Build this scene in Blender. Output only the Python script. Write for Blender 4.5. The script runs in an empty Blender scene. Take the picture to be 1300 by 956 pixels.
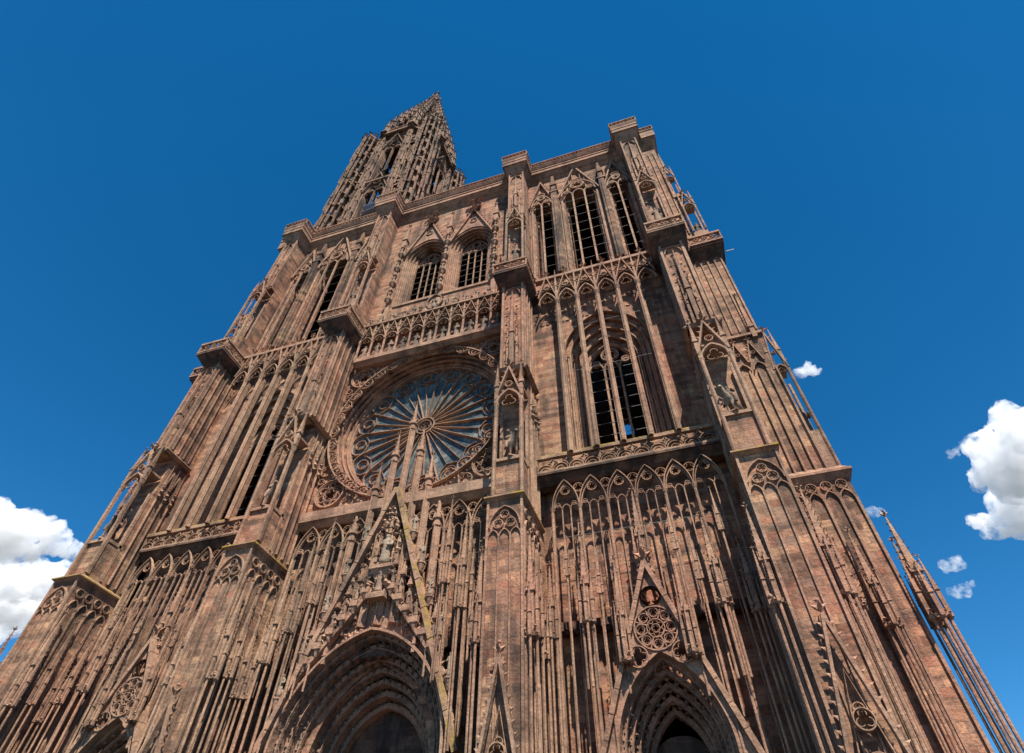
import bpy, bmesh, math, random
from mathutils import Vector, Matrix
from mathutils.geometry import tessellate_polygon
PI = math.pi
R = math.radians
random.seed(7)
S = bpy.context.scene
C = S.collection

# ------------------------------------------------------------------ camera
CAM = Vector((16.271, -27.473, 1.6))
YAW, PITCH, ROLL, FPX = -0.3229, 0.8733, 0.0119, 731.6
def solve_axes():
    F = Vector((math.sin(YAW)*math.cos(PITCH), math.cos(YAW)*math.cos(PITCH), math.sin(PITCH)))
    Rt = F.cross(Vector((0, 0, 1))).normalized(); U = Rt.cross(F)
    return F, Rt*math.cos(ROLL)+U*math.sin(ROLL), U*math.cos(ROLL)-Rt*math.sin(ROLL)
CF, CR, CU = solve_axes()
cd = bpy.data.cameras.new('camera'); cam = bpy.data.objects.new('camera', cd); C.objects.link(cam)
m = Matrix.Identity(4)
for i in range(3):
    m[i][0] = CR[i]; m[i][1] = CU[i]; m[i][2] = -CF[i]; m[i][3] = CAM[i]
cam.matrix_world = m
cd.sensor_width = 36; cd.lens = 36*FPX/1300; cd.shift_y = -45/1300
cd.clip_start = .1; cd.clip_end = 20000
S.camera = cam

# ------------------------------------------------------------------ light
SUN_AZ, SUN_EL = 30, 57         # azimuth east of the facade's outward normal (towards +x), elevation
w = bpy.data.worlds.new('World'); S.world = w; w.use_nodes = True
nt = w.node_tree; bg = nt.nodes['Background']
sky = nt.nodes.new('ShaderNodeTexSky'); sky.sky_type = 'NISHITA'; sky.sun_disc = False
sky.sun_elevation = R(SUN_EL); sky.sun_rotation = R(180-SUN_AZ)
sky.altitude = 300; sky.air_density = .75; sky.dust_density = 0.0; sky.ozone_density = 3.0
hs = nt.nodes.new('ShaderNodeHueSaturation'); hs.inputs['Saturation'].default_value = 1.34
hs.inputs['Hue'].default_value = .493
nt.links.new(sky.outputs[0], hs.inputs['Color']); nt.links.new(hs.outputs[0], bg.inputs[0])
bg.inputs[1].default_value = .094
sd = bpy.data.lights.new('sun', 'SUN'); sun = bpy.data.objects.new('sun', sd); C.objects.link(sun)
sd.energy = 5.0; sd.angle = R(.5); sd.color = (1, .94, .84)
sdir = Vector((math.sin(R(SUN_AZ))*math.cos(R(SUN_EL)), -math.cos(R(SUN_AZ))*math.cos(R(SUN_EL)), math.sin(R(SUN_EL))))
sun.rotation_euler = sdir.to_track_quat('Z', 'Y').to_euler(); sun.location = (30, -40, 90)
S.view_settings.view_transform = 'Standard'; S.view_settings.look = 'None'
S.view_settings.exposure = .9; S.view_settings.gamma = 1
S.cycles.max_bounces = 14; S.cycles.diffuse_bounces = 3; S.cycles.volume_bounces = 9; S.cycles.transparent_max_bounces = 12

# ------------------------------------------------------------------ materials
def mat(name, color=(.5, .5, .5), rough=.9, metal=0.0):
    m = bpy.data.materials.new(name); m.use_nodes = True
    b = m.node_tree.nodes['Principled BSDF']
    b.inputs['Base Color'].default_value = (*color, 1); b.inputs['Roughness'].default_value = rough
    b.inputs['Metallic'].default_value = metal
    return m, m.node_tree, b
def ramp(nt, fac, stops):
    r = nt.nodes.new('ShaderNodeValToRGB'); nt.links.new(fac, r.inputs[0])
    e = r.color_ramp.elements
    while len(e) < len(stops): e.new(.5)
    for k, (p, c) in enumerate(stops):
        e[k].position = p; e[k].color = (*c, 1) if len(c) == 3 else c
    return r.outputs[0]
def mix(nt, fac, a, b, mode='MIX'):
    n = nt.nodes.new('ShaderNodeMix'); n.data_type = 'RGBA'; n.blend_type = mode
    for s, v in ((n.inputs[0], fac), (n.inputs[6], a), (n.inputs[7], b)):
        if isinstance(v, (int, float)): s.default_value = v
        elif isinstance(v, tuple): s.default_value = (*v, 1)
        else: nt.links.new(v, s)
    return n.outputs[2]
def math_(nt, op, a, b=None):
    n = nt.nodes.new('ShaderNodeMath'); n.operation = op
    for s, v in zip(n.inputs, (a, b)):
        if v is None: continue
        if isinstance(v, (int, float)): s.default_value = v
        else: nt.links.new(v, s)
    return n.outputs[0]
def noise(nt, vec, scale, detail=4, rough=.55, sc=(1, 1, 1)):
    mp = nt.nodes.new('ShaderNodeMapping'); mp.inputs['Scale'].default_value = sc
    nt.links.new(vec, mp.inputs[0])
    n = nt.nodes.new('ShaderNodeTexNoise'); n.inputs['Scale'].default_value = scale
    n.inputs['Detail'].default_value = detail; n.inputs['Roughness'].default_value = rough
    nt.links.new(mp.outputs[0], n.inputs['Vector'])
    return n.outputs[0]
def stone(name, pale, pink, dark, grime=.5, bricks=True, bw=.76, bh=.36, moss=0.0, tan=.64):
    """Vosges sandstone: pink and tan blocks, joints, soot streaks."""
    m, nt, b = mat(name, pink, .92)
    g = nt.nodes.new('ShaderNodeNewGeometry'); pos = g.outputs['Position']
    big = noise(nt, pos, .11, 3, .6)
    base = mix(nt, ramp(nt, big, [(.5-tan*.25, (0, 0, 0)), (.72-tan*.2, (1, 1, 1))]), pink, pale)
    if bricks:
        sp = nt.nodes.new('ShaderNodeSeparateXYZ'); nt.links.new(pos, sp.inputs[0])
        cb = nt.nodes.new('ShaderNodeCombineXYZ')
        nt.links.new(math_(nt, 'ADD', sp.outputs[0], math_(nt, 'MULTIPLY', sp.outputs[1], 1.003)), cb.inputs[0])
        nt.links.new(sp.outputs[2], cb.inputs[1])
        br = nt.nodes.new('ShaderNodeTexBrick'); nt.links.new(cb.outputs[0], br.inputs['Vector'])
        br.inputs['Scale'].default_value = 1; br.inputs['Brick Width'].default_value = bw
        br.inputs['Row Height'].default_value = bh; br.inputs['Mortar Size'].default_value = .012
        br.inputs['Mortar Smooth'].default_value = .3; br.inputs['Bias'].default_value = 0
        br.inputs['Color1'].default_value = (0, 0, 0, 1); br.inputs['Color2'].default_value = (1, 1, 1, 1)
        br.inputs['Mortar'].default_value = (.5, .5, .5, 1)
        v = ramp(nt, br.outputs['Color'], [(0, (.32, .28, .27)), (.18, (1.0, .68, .6)), (.36, (.72, .74, .78)), (.55, (1.15, 1.0, .88)), (.72, (.85, .72, .68)), (.86, (1.5, 1.42, 1.2)), (1, (.5, .47, .47))])
        base = mix(nt, .82, base, v, 'MULTIPLY')
        base = mix(nt, math_(nt, 'MULTIPLY', br.outputs['Fac'], .75), base, (.12, .085, .065))
    n1 = noise(nt, pos, 1.3, 6, .62)
    base = mix(nt, .6, base, ramp(nt, n1, [(.3, (.38, .36, .34)), (.5, (1.0, .98, .96)), (.72, (1.42, 1.38, 1.28))]), 'MULTIPLY')
    # soot that ran down the stone
    n2 = noise(nt, pos, .9, 5, .6, (1, 1, .16))
    base = mix(nt, math_(nt, 'MULTIPLY', ramp(nt, n2, [(.5, (0, 0, 0)), (.62, (1, 1, 1))]), grime), base, dark)
    n5 = noise(nt, pos, .8, 5, .65, (.22, .22, 2.6))          # courses that weathered dark
    base = mix(nt, math_(nt, 'MULTIPLY', ramp(nt, n5, [(.5, (0, 0, 0)), (.66, (1, 1, 1))]), grime*.85), base, dark)
    n4 = noise(nt, pos, 9, 3, .6)
    base = mix(nt, .4, base, ramp(nt, n4, [(.35, (.5, .5, .5)), (.65, (1.35, 1.35, 1.35))]), 'MULTIPLY')
    if moss:
        n3 = noise(nt, pos, 1.5, 5, .7)
        base = mix(nt, math_(nt, 'MULTIPLY', ramp(nt, n3, [(.45, (0, 0, 0)), (.6, (1, 1, 1))]), moss), base, (.34, .235, .02))
    nt.links.new(base, b.inputs['Base Color'])
    bp = nt.nodes.new('ShaderNodeBump'); bp.inputs['Strength'].default_value = .6; bp.inputs['Distance'].default_value = .06
    nt.links.new(math_(nt, 'ADD', n4, math_(nt, 'MULTIPLY', n1, 2)), bp.inputs['Height']); nt.links.new(bp.outputs[0], b.inputs['Normal'])
    b.inputs['Specular IOR Level'].default_value = .2
    return m
PALE, PINK, DARK = (.335, .212, .140), (.34, .176, .118), (.03, .024, .021)
M_WALL = stone('sandstone_ashlar', PALE, PINK, DARK, .66)
M_BACK = stone('dark_ashlar', (.13, .088, .066), (.135, .073, .055), DARK, .8)  # soot streaks over a darker base, for interiors, soffits and recessed parts
M_TRIM = stone('carved_sandstone', PALE, PINK, DARK, .42, False)
M_TOWER = stone('tower_sandstone', (.205, .135, .092), (.215, .118, .082), DARK, .85, True, 1.1, .5, tan=.9)
M_TTRIM = stone('tower_carving', (.225, .145, .098), (.235, .128, .088), DARK, .8, False, tan=.8)
M_GREY = stone('weathered_statue_stone', (.25, .175, .125), (.24, .145, .105), (.035, .028, .024), .7, False)
M_DARKSTATUE = stone('blackened_statue_stone', (.15, .11, .085), (.12, .085, .065), (.05, .04, .035), .6, False)
M_PALESTATUE = stone('pale_statue_stone', (.31, .24, .175), (.27, .19, .135), (.05, .04, .03), .6, False)
M_MOSS = stone('mossy_coping', PALE, PINK, DARK, .4, False, moss=.85)
M_LICHEN = stone('lichened_coping', PALE, PINK, DARK, .4, False, moss=.5)
M_IRON = mat('pale_iron', (.12, .12, .11), .6)[0]
M_SHEET = mat('grey_sheet_metal', (.22, .28, .36), .35, .6)[0]
M_VERD = mat('verdigris', (.09, .2, .15), .7)[0]
def glass_mat():
    m, nt, b = mat('leaded_glass', (.05, .09, .11), .42)
    g = nt.nodes.new('ShaderNodeNewGeometry'); sp = nt.nodes.new('ShaderNodeSeparateXYZ'); nt.links.new(g.outputs['Position'], sp.inputs[0])
    z = math_(nt, 'SUBTRACT', sp.outputs[2], 30.2); x = sp.outputs[0]
    r = math_(nt, 'SQRT', math_(nt, 'ADD', math_(nt, 'MULTIPLY', x, x), math_(nt, 'MULTIPLY', z, z)))
    a = math_(nt, 'MULTIPLY', math_(nt, 'ARCTAN2', z, x), 32/(2*PI))
    cb = nt.nodes.new('ShaderNodeCombineXYZ'); nt.links.new(r, cb.inputs[0]); nt.links.new(math_(nt, 'ADD', a, 40), cb.inputs[1])
    br = nt.nodes.new('ShaderNodeTexBrick'); nt.links.new(cb.outputs[0], br.inputs['Vector']); br.inputs['Scale'].default_value = 1
    br.inputs['Brick Width'].default_value = .42; br.inputs['Row Height'].default_value = .5; br.inputs['Mortar Size'].default_value = .018
    br.inputs['Color1'].default_value = (0, 0, 0, 1); br.inputs['Color2'].default_value = (1, 1, 1, 1); br.inputs['Mortar'].default_value = (0, 0, 0, 1)
    n = noise(nt, g.outputs['Position'], 1.1, 5, .6)
    f = math_(nt, 'ADD', math_(nt, 'MULTIPLY', br.outputs['Color'], .16), math_(nt, 'MULTIPLY', n, .92))
    col = ramp(nt, f, [(.3, (.02, .028, .03)), (.5, (.06, .078, .08)), (.66, (.13, .15, .14)), (.85, (.24, .25, .22))])
    col = mix(nt, br.outputs['Fac'], col, (.012, .013, .014))
    nt.links.new(col, b.inputs['Base Color']); b.inputs['Specular IOR Level'].default_value = .4
    bp = nt.nodes.new('ShaderNodeBump'); bp.inputs['Strength'].default_value = .5; bp.inputs['Distance'].default_value = .05
    nt.links.new(math_(nt, 'ADD', n, br.outputs['Color']), bp.inputs['Height']); nt.links.new(bp.outputs[0], b.inputs['Normal'])
    return m
M_GLASS = glass_mat()

# ------------------------------------------------------------------ objects
def thing(name, label, cat, loc=(0, 0, 0), rz=0, group=None):
    o = bpy.data.objects.new(name, None); C.objects.link(o); o.location = loc; o.rotation_euler = (0, 0, rz)
    o['label'] = label; o['category'] = cat
    if group: o['group'] = group
    return o
class MB:
    """mesh builder; coordinates (u, z, d): u along a face, z up, d out of the face"""
    def __init__(s, frame=None):
        s.v = []; s.f = []; s.fr = frame or FRONT
    def P(s, u, z, d):
        o, U, N = s.fr
        s.v.append((o[0]+u*U[0]+d*N[0], o[1]+u*U[1]+d*N[1], o[2]+z)); return len(s.v)-1
    def box(s, u0, u1, z0, z1, d0, d1):
        i = [s.P(u, z, d) for d in (d0, d1) for z in (z0, z1) for u in (u0, u1)]
        for q in ((0, 1, 3, 2), (4, 6, 7, 5), (0, 4, 5, 1), (2, 3, 7, 6), (0, 2, 6, 4), (1, 5, 7, 3)):
            s.f.append([i[k] for k in q])
    def frustum(s, a, b):           # a, b = (u0,u1,z,d0,d1) bottom and top rectangle
        i = [s.P(u, q[2], d) for q in (a, b) for d in (q[3], q[4]) for u in (q[0], q[1])]
        for q in ((0, 2, 3, 1), (4, 5, 7, 6), (0, 1, 5, 4), (2, 6, 7, 3), (0, 4, 6, 2), (1, 3, 7, 5)):
            s.f.append([i[k] for k in q])
    def poly(s, pts, d0, d1):
        n = len(pts); a = [s.P(u, z, d0) for u, z in pts]; b = [s.P(u, z, d1) for u, z in pts]
        s.f.append(a[::-1]); s.f.append(b)
        for k in range(n): s.f.append([a[k], a[(k+1) % n], b[(k+1) % n], b[k]])
    def holed(s, outer, holes, d0, d1):
        loops = [outer]+holes; flat = [p for l in loops for p in l]
        tr = tessellate_polygon([[Vector((u, z, 0)) for u, z in l] for l in loops])
        a = [s.P(u, z, d0) for u, z in flat]; b = [s.P(u, z, d1) for u, z in flat]
        for t in tr: s.f.append([a[k] for k in t][::-1]); s.f.append([b[k] for k in t])
        o = 0
        for l in loops:
            n = len(l)
            for k in range(n): s.f.append([a[o+k], a[o+(k+1) % n], b[o+(k+1) % n], b[o+k]])
            o += n
    def rib(s, pts, w, d0, d1, closed=False, bev=0.0):
        """strip of width w along a path; bev narrows the front face"""
        n = len(pts); L = []
        for k in range(n):
            if closed: p, q = pts[k-1], pts[(k+1) % n]
            else: p, q = pts[max(k-1, 0)], pts[min(k+1, n-1)]
            tx, tz = q[0]-p[0], q[1]-p[1]; l = math.hypot(tx, tz) or 1
            nx, nz = -tz/l, tx/l; h = w/2; f = h*(1-bev)
            u, z = pts[k]
            L.append((s.P(u+nx*h, z+nz*h, d0), s.P(u-nx*h, z-nz*h, d0), s.P(u-nx*f, z-nz*f, d1), s.P(u+nx*f, z+nz*f, d1)))
        for k in range(n if closed else n-1):
            a, b = L[k], L[(k+1) % n]
            for j in range(4): s.f.append([a[j], a[(j+1) % 4], b[(j+1) % 4], b[j]])
        if not closed: s.f.append(list(L[0])); s.f.append(list(L[-1])[::-1])
    def shaft(s, u, d, z0, z1, r0, r1=None, n=8, ph=0.0):
        r1 = r0 if r1 is None else r1
        a = [s.P(u+r0*math.cos(ph+2*PI*k/n), z0, d+r0*math.sin(ph+2*PI*k/n)) for k in range(n)]
        if r1 < 1e-3:
            t = s.P(u, z1, d)
            for k in range(n): s.f.append([a[k], a[(k+1) % n], t])
        else:
            b = [s.P(u+r1*math.cos(ph+2*PI*k/n), z1, d+r1*math.sin(ph+2*PI*k/n)) for k in range(n)]
            for k in range(n): s.f.append([a[k], a[(k+1) % n], b[(k+1) % n], b[k]])
            s.f.append(b)
        s.f.append(a[::-1])
    def blob(s, u, z, d, r, sz=1.0):
        j = lambda: random.uniform(.75, 1.3)*r
        i = [s.P(u+j(), z, d), s.P(u, z, d+j()), s.P(u-j(), z, d), s.P(u, z, d-j()), s.P(u, z+j()*sz, d), s.P(u, z-j()*sz, d)]
        for k in range(4): s.f.append([i[k], i[(k+1) % 4], i[4]]); s.f.append([i[(k+1) % 4], i[k], i[5]])
    def leaf(s, u, z, d, du, dd, r):       # a crocket: curls out of an edge
        i = [s.P(u, z-r*.8, d), s.P(u, z+r*.6, d), s.P(u+du*r*1.6, z+r*.9, d+dd*r*1.6),
             s.P(u+du*r*.8+dd*r*.5, z+r*.1, d+dd*r*.8+du*r*.5), s.P(u+du*r*.8-dd*r*.5, z+r*.1, d+dd*r*.8-du*r*.5)]
        for q in ((0, 3, 2), (0, 2, 4), (1, 2, 3), (1, 4, 2), (0, 1, 3), (0, 4, 1)): s.f.append([i[k] for k in q])
    def finial(s, u, z, d, r):
        s.shaft(u, d, z-r, z+r*3.2, r*.4, r*.25, 5)
        for k in range(4):
            a = k*PI/2
            s.leaf(u, z+r*1.2, d, math.cos(a), math.sin(a), r*1.5)
        s.blob(u, z+r*3.6, d, r*.75, 1.2)
    def obj(s, name, m, parent=None):
        me = bpy.data.meshes.new(name); me.from_pydata(s.v, [], s.f)
        bm = bmesh.new(); bm.from_mesh(me); bmesh.ops.recalc_face_normals(bm, faces=bm.faces); bm.to_mesh(me); bm.free()
        me.materials.append(m)
        o = bpy.data.objects.new(name, me); C.objects.link(o)
        if parent: o.parent = parent
        return o
FRONT = ((0, 0, 0), (1, 0), (0, -1))
def right_face(x): return ((x, 0, 0), (0, 1), (1, 0))       # u = y, d = x - x0
def left_face(x): return ((x, 0, 0), (0, 1), (-1, 0))       # u = y, d = x0 - x
def at(x, y): return ((x, y, 0), (1, 0), (0, -1))

def arch(uc, a, zs, h, n=9, legs=None):
    """pointed arch: half width a, springing zs, rise h"""
    Rr = (a*a+h*h)/(2*a); c = uc+a-Rr; th = math.atan2(h, uc-c)
    rgt = [(c+Rr*math.cos(th*k/n), zs+Rr*math.sin(th*k/n)) for k in range(n+1)]
    lft = [(2*uc-u, z) for u, z in rgt]
    pts = lft[:-1]+[(uc, zs+h)]+rgt[:-1][::-1]
    if legs is not None: pts = [(uc-a, legs)]+pts+[(uc+a, legs)]
    return pts
def circ(u, z, r, n=20, a0=0, a1=2*PI):
    full = abs(a1-a0-2*PI) < 1e-6
    return [(u+r*math.cos(a0+(a1-a0)*k/n), z+r*math.sin(a0+(a1-a0)*k/n)) for k in range(n if full else n+1)]
def foil(b, u, z, r, n, w, d0, d1, ring=True, ph=PI/2):
    if ring: b.rib(circ(u, z, r-w/2, 24), w, d0, d1, True, .3)
    rr = (r-w)*math.sin(PI/n)/(1+math.sin(PI/n)); cc = r-w-rr
    for k in range(n):
        a = ph+2*PI*k/n
        b.rib(circ(u+cc*math.cos(a), z+cc*math.sin(a), rr*.92, 8, a-PI*.62, a+PI*.62), w*.62, d0+.01, d1-.03, False, .3)
def tracery(b, uc, a, zs, h, nl, zb, w, d0, d1, wm=None):
    """arched window head with nl lights and foiled circles"""
    wm = wm or w*.6
    b.rib(arch(uc, a-w/2, zs, h-w*.6), w, d0, d1, False, .25)
    lw = 2*a/nl
    for k in range(1, nl):
        b.box(uc-a+k*lw-wm/2, uc-a+k*lw+wm/2, zb, zs+.02, d0+.02, d1-.02)
    for k in range(nl):
        c = uc-a+(k+.5)*lw
        b.rib(arch(c, lw/2-wm*.3, zs-.05, lw*.62, 5), wm*.9, d0+.02, d1-.02, False, .2)
    if nl == 4:
        for s in (-1, 1):
            b.rib(arch(uc+s*a/2, a/2-wm*.3, zs+lw*.1, a*.72, 7), wm, d0+.01, d1-.01, False, .2)
            foil(b, uc+s*a/2, zs+lw*.78, lw*.36, 3, wm*.7, d0+.015, d1-.02)
        foil(b, uc, zs+h*.62, min(a*.36, h*.27), 4, wm, d0+.01, d1-.01)
    else:
        r = min(a*.42, h*.34)
        foil(b, uc, zs+h*.98-r*1.28-w, r, 5, wm, d0+.01, d1-.01)
        if nl > 1:
            for s in (-1, 1): foil(b, uc+s*lw*(.98 if nl == 3 else .5), zs+lw*.52, lw*.3, 3, wm*.7, d0+.015, d1-.02)
def gable(b, uc, a, zb, za, w, d0, d1, crock=.12, n=7, fin=None, circle=True):
    b.rib([(uc-a, zb), (uc, za)], w, d0, d1, False, .2); b.rib([(uc+a, zb), (uc, za)], w, d0+.004, d1+.004, False, .2)
    dm = (d0+d1)/2
    for s in (-1, 1):
        for k in range(1, n):
            t = k/n; b.leaf(uc+s*a*(1-t)+s*w*.4, zb+(za-zb)*t+w*.3, dm, s*.9, .1, crock)
    b.finial(uc, za+w*.3, dm, fin or crock*.9)
    if circle:
        r = a*.3; foil(b, uc, zb+(za-zb)*.42, r, 3, w*.4, d0+.02, d1-.02)
def pinnacle(b, u, d, z0, zc, zt, r, crock=True, gablets=True, sq=True):
    n, ph = (4, PI/4) if sq else (8, PI/8); k_ = 1.2 if sq else 1
    b.shaft(u, d, z0, zc, r*k_, r*k_, n, ph)
    b.shaft(u, d, zc-r*.3, zc, r*1.45*k_, r*1.45*k_, n, ph)
    b.shaft(u, d, zc, zt, r*1.02*k_, r*.16, n, ph)
    if gablets:
        for du, dd in ((1, 0), (-1, 0), (0, 1), (0, -1)):
            i = [b.P(u+du*r*1.15-dd*r, zc-r*.2, d+dd*r*1.15+du*r), b.P(u+du*r*1.15+dd*r, zc-r*.2, d+dd*r*1.15-du*r),
                 b.P(u+du*r*1.15, zc+r*2.6, d+dd*r*1.15), b.P(u, zc+r*1.2, d)]
            b.f += [[i[0], i[1], i[2]], [i[0], i[2], i[3]], [i[1], i[3], i[2]]]
    if crock:
        nn = max(4, int((zt-zc)/(r*1.5)))
        for k in range(1, nn):
            t = k/nn; rr = r*(1-.85*t)
            for q in range(4):
                a = PI/4+q*PI/2 if sq else q*PI/2
                b.leaf(u+rr*math.cos(a)*1.2, zc+(zt-zc)*t, d+rr*math.sin(a)*1.2, math.cos(a), math.sin(a), r*.42*(1-.4*t))
    b.finial(u, zt, d, r*.42)
def cluster(b, u, d, zg, zcap, ztip, r):
    """slim shafts that carry a canopy of pinnacles"""
    for du, dd in ((-r, 0), (r, 0), (0, r)):
        b.shaft(u+du, d+dd, zg, zcap, r*.27, None, 8)
        b.blob(u+du, zcap-.02, d+dd, r*.62, .7)
    b.shaft(u, d, zcap, zcap+.14, r*1.1, r*1.3, 8)
    for k in range(16): b.blob(u+random.uniform(-1, 1)*r*1.4, zcap+random.uniform(-.1, .35), d+random.uniform(-.6, 1.2)*r, r*.35)
    h = ztip-zcap
    pinnacle(b, u, d, zcap+.1, zcap+h*.42, ztip, r*.72)
    for du in (-1.25, 1.25): pinnacle(b, u+du*r, d+.2*r, zcap, zcap+h*.24, zcap+h*.55, r*.34, True, False)
    pinnacle(b, u, d+1.2*r, zcap, zcap+h*.2, zcap+h*.46, r*.34, True, False)
def balustrade(b, u0, u1, z0, z1, n, d0, d1):
    h = z1-z0
    b.box(u0, u1, z0, z0+h*.12, d0-.03, d1+.03); b.box(u0, u1, z1-h*.13, z1, d0-.05, d1+.06)
    w = (u1-u0)/n; hh = h*.75; zz = z0+h*.12; r = w*.46
    for k in range(n):
        c = u0+(k+.5)*w
        b.rib(circ(c, zz, r, 8, 0, PI), .055, d0, d1, False, .2)
        b.rib(circ(c, zz+.02, r*.5, 6, 0, PI), .04, d0+.02, d1-.02, False, .2)
    for k in range(n+1):
        c = u0+k*w; q = min(hh-r*.5, w*.8)/2; zc = zz+hh-q
        if 0 < k < n:
            for a in range(4):
                a1 = a*PI/2; x0, y0 = math.cos(a1)*q, math.sin(a1)*q; x1, y1 = -math.sin(a1)*q, math.cos(a1)*q
                mx, my = (x0+x1)*.28, (y0+y1)*.28
                b.rib([(c+x0*.85, zc+y0), (c+mx, zc+my), (c+x1*.85, zc+y1)], .05, d0, d1, False, .2)
    b.box(u0, u0+.07, z0, z1-.02, d0-.01, d1+.01); b.box(u1-.07, u1, z0, z1-.02, d0-.01, d1+.01)

# ------------------------------------------------------------------ figures
def skinned(name, chain, edges, mat_, sub=1):
    me = bpy.data.meshes.new(name); me.from_pydata([c[0] for c in chain], edges, [])
    o = bpy.data.objects.new(name, me); C.objects.link(o)
    md = o.modifiers.new('s', 'SKIN'); md.use_smooth_shade = True
    for k, c in enumerate(chain):
        r = c[1] if isinstance(c[1], tuple) else (c[1], c[1]); me.skin_vertices[0].data[k].radius = r
    me.skin_vertices[0].data[0].use_root = True
    o.modifiers.new('b', 'SUBSURF').levels = sub
    dg = bpy.context.evaluated_depsgraph_get(); dg.update()
    nm = bpy.data.meshes.new_from_object(o.evaluated_get(dg)); nm.name = name; nm.materials.clear(); nm.materials.append(mat_)
    bpy.data.objects.remove(o); return nm
def robed(name, pose, mat_):
    """a standing robed figure 1.9 high; faces -y"""
    ch = [((0, 0, 1.0), (.21, .17)), ((0, .02, .55), (.23, .2)), ((0, .03, .05), (.29, .24)), ((0, 0, 1.3), (.2, .15)), ((0, 0, 1.48), (.12, .1)),
          ((0, -.01, 1.56), (.075, .075)), ((0, -.03, 1.68), (.125, .135)), ((0, -.02, 1.82), (.1, .11)),
          ((-.19, 0, 1.4), .1), ((-.27, -.06, 1.12), .08), ((pose[0], -.24, pose[1]), .06), ((.19, 0, 1.4), .1), ((.27, -.06, 1.12), .08), ((pose[2], -.24, pose[3]), .06)]
    ed = [(0, 1), (1, 2), (0, 3), (3, 4), (4, 5), (5, 6), (6, 7), (4, 8), (8, 9), (9, 10), (4, 11), (11, 12), (12, 13)]
    return skinned(name, ch, ed, mat_, 2)
MESH_FIG = {}
for key, mt in (('grey', M_GREY), ('dark', M_DARKSTATUE), ('pale', M_PALESTATUE)):
    MESH_FIG[key] = [robed('robed_statue', p, mt) for p in ((-.08, 1.2, .1, 1.05), (-.2, 1.35, .12, .95), (-.1, 1.0, .25, 1.4))]
def horse_mesh(mt):
    ch = [((0, 0, 1.25), (.34, .32)), ((0, -.55, 1.3), (.33, .33)), ((0, -.85, 1.5), (.24, .26)), ((0, -1.1, 1.85), (.16, .2)), ((0, -1.25, 2.05), (.13, .16)), ((0, -1.5, 1.85), (.09, .11)), ((0, -1.62, 1.72), (.07, .08)),
          ((0, .55, 1.32), (.34, .34)), ((0, .82, 1.3), (.2, .22)), ((0, 1.0, 1.0), .09), ((0, 1.05, .55), .06)]
    ed = [(0, 1), (1, 2), (2, 3), (3, 4), (4, 5), (5, 6), (0, 7), (7, 8), (8, 9), (9, 10)]
    for s in (-1, 1):
        for root, pts in ((1, [(.22, -.62, .95, .15), (.22, -.62+(-.18 if s > 0 else 0), .5, .08), (.22, -.62, .08, .08)]), (7, [(.22, .62, .95, .17), (.22, .8, .52, .09), (.22, .7, .08, .08)])):
            pr = root
            for x, y, z, r in pts:
                ch.append(((x*s, y, z), r)); ed.append((pr, len(ch)-1)); pr = len(ch)-1
    return skinned('horse', ch, ed, mt)
def rider_mesh(mt):
    ch = [((0, .05, 1.68), (.2, .17)), ((0, 0, 2.0), (.2, .15)), ((0, 0, 2.22), (.15, .12)), ((0, -.02, 2.33), .07), ((0, -.04, 2.45), (.12, .13)), ((0, -.03, 2.58), (.09, .1)),
          ((-.24, 0, 2.16), .09), ((-.36, -.08, 1.9), .08), ((-.2, -.38, 1.85), .06), ((.24, 0, 2.16), .09), ((.38, -.05, 1.92), .08), ((.28, -.34, 2.05), .06),
          ((-.34, -.2, 1.55), .14), ((-.4, -.3, 1.15), .1), ((-.4, -.42, .85), .08), ((.34, -.2, 1.55), .14), ((.4, -.3, 1.15), .1), ((.4, -.42, .85), .08), ((0, .32, 1.75), (.2, .08)), ((0, .45, 1.5), (.22, .06))]
    ed = [(0, 1), (1, 2), (2, 3), (3, 4), (4, 5), (2, 6), (6, 7), (7, 8), (2, 9), (9, 10), (10, 11), (0, 12), (12, 13), (13, 14), (0, 15), (15, 16), (16, 17), (0, 18), (18, 19)]
    return skinned('rider', ch, ed, mt)
HORSE = {k: (horse_mesh(m_), rider_mesh(m_)) for k, m_ in (('grey', M_GREY), ('dark', M_DARKSTATUE), ('pale', M_PALESTATUE))}
def statue(label, x, y, z, h=1.9, kind='grey', rz=0.0, group=None, pose=None, wide=1.0):
    me = MESH_FIG[kind][random.randrange(3) if pose is None else pose]
    o = bpy.data.objects.new('robed_statue', me); C.objects.link(o)
    s = h/1.9; o.scale = (s*wide, s*wide, s); o.location = (x, y, z); o.rotation_euler = (0, 0, rz)
    o['label'] = label; o['category'] = 'statue'
    if group: o['group'] = group
    return o
def rider_statue(label, x, y, z, s, kind, rz, mantle=None):
    t = thing('equestrian_statue', label, 'statue', (x, y, z), rz, 'riders in the buttress niches'); t.scale = (s, s, s)
    for me, n in zip(HORSE[kind], ('horse', 'rider')):
        o = bpy.data.objects.new(n, me); C.objects.link(o); o.parent = t
        if n == 'rider': o.scale = (1.2, 1.2, 1.2); o.location = (0, 0, -.2)
        if n == 'horse' and mantle: o.data = me.copy(); o.data.materials[0] = mantle
    b = MB(); b.box(-.42, .42, -.05, .06, -.85, .85); b.obj('plinth', M_TRIM, t)
    return t

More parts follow.
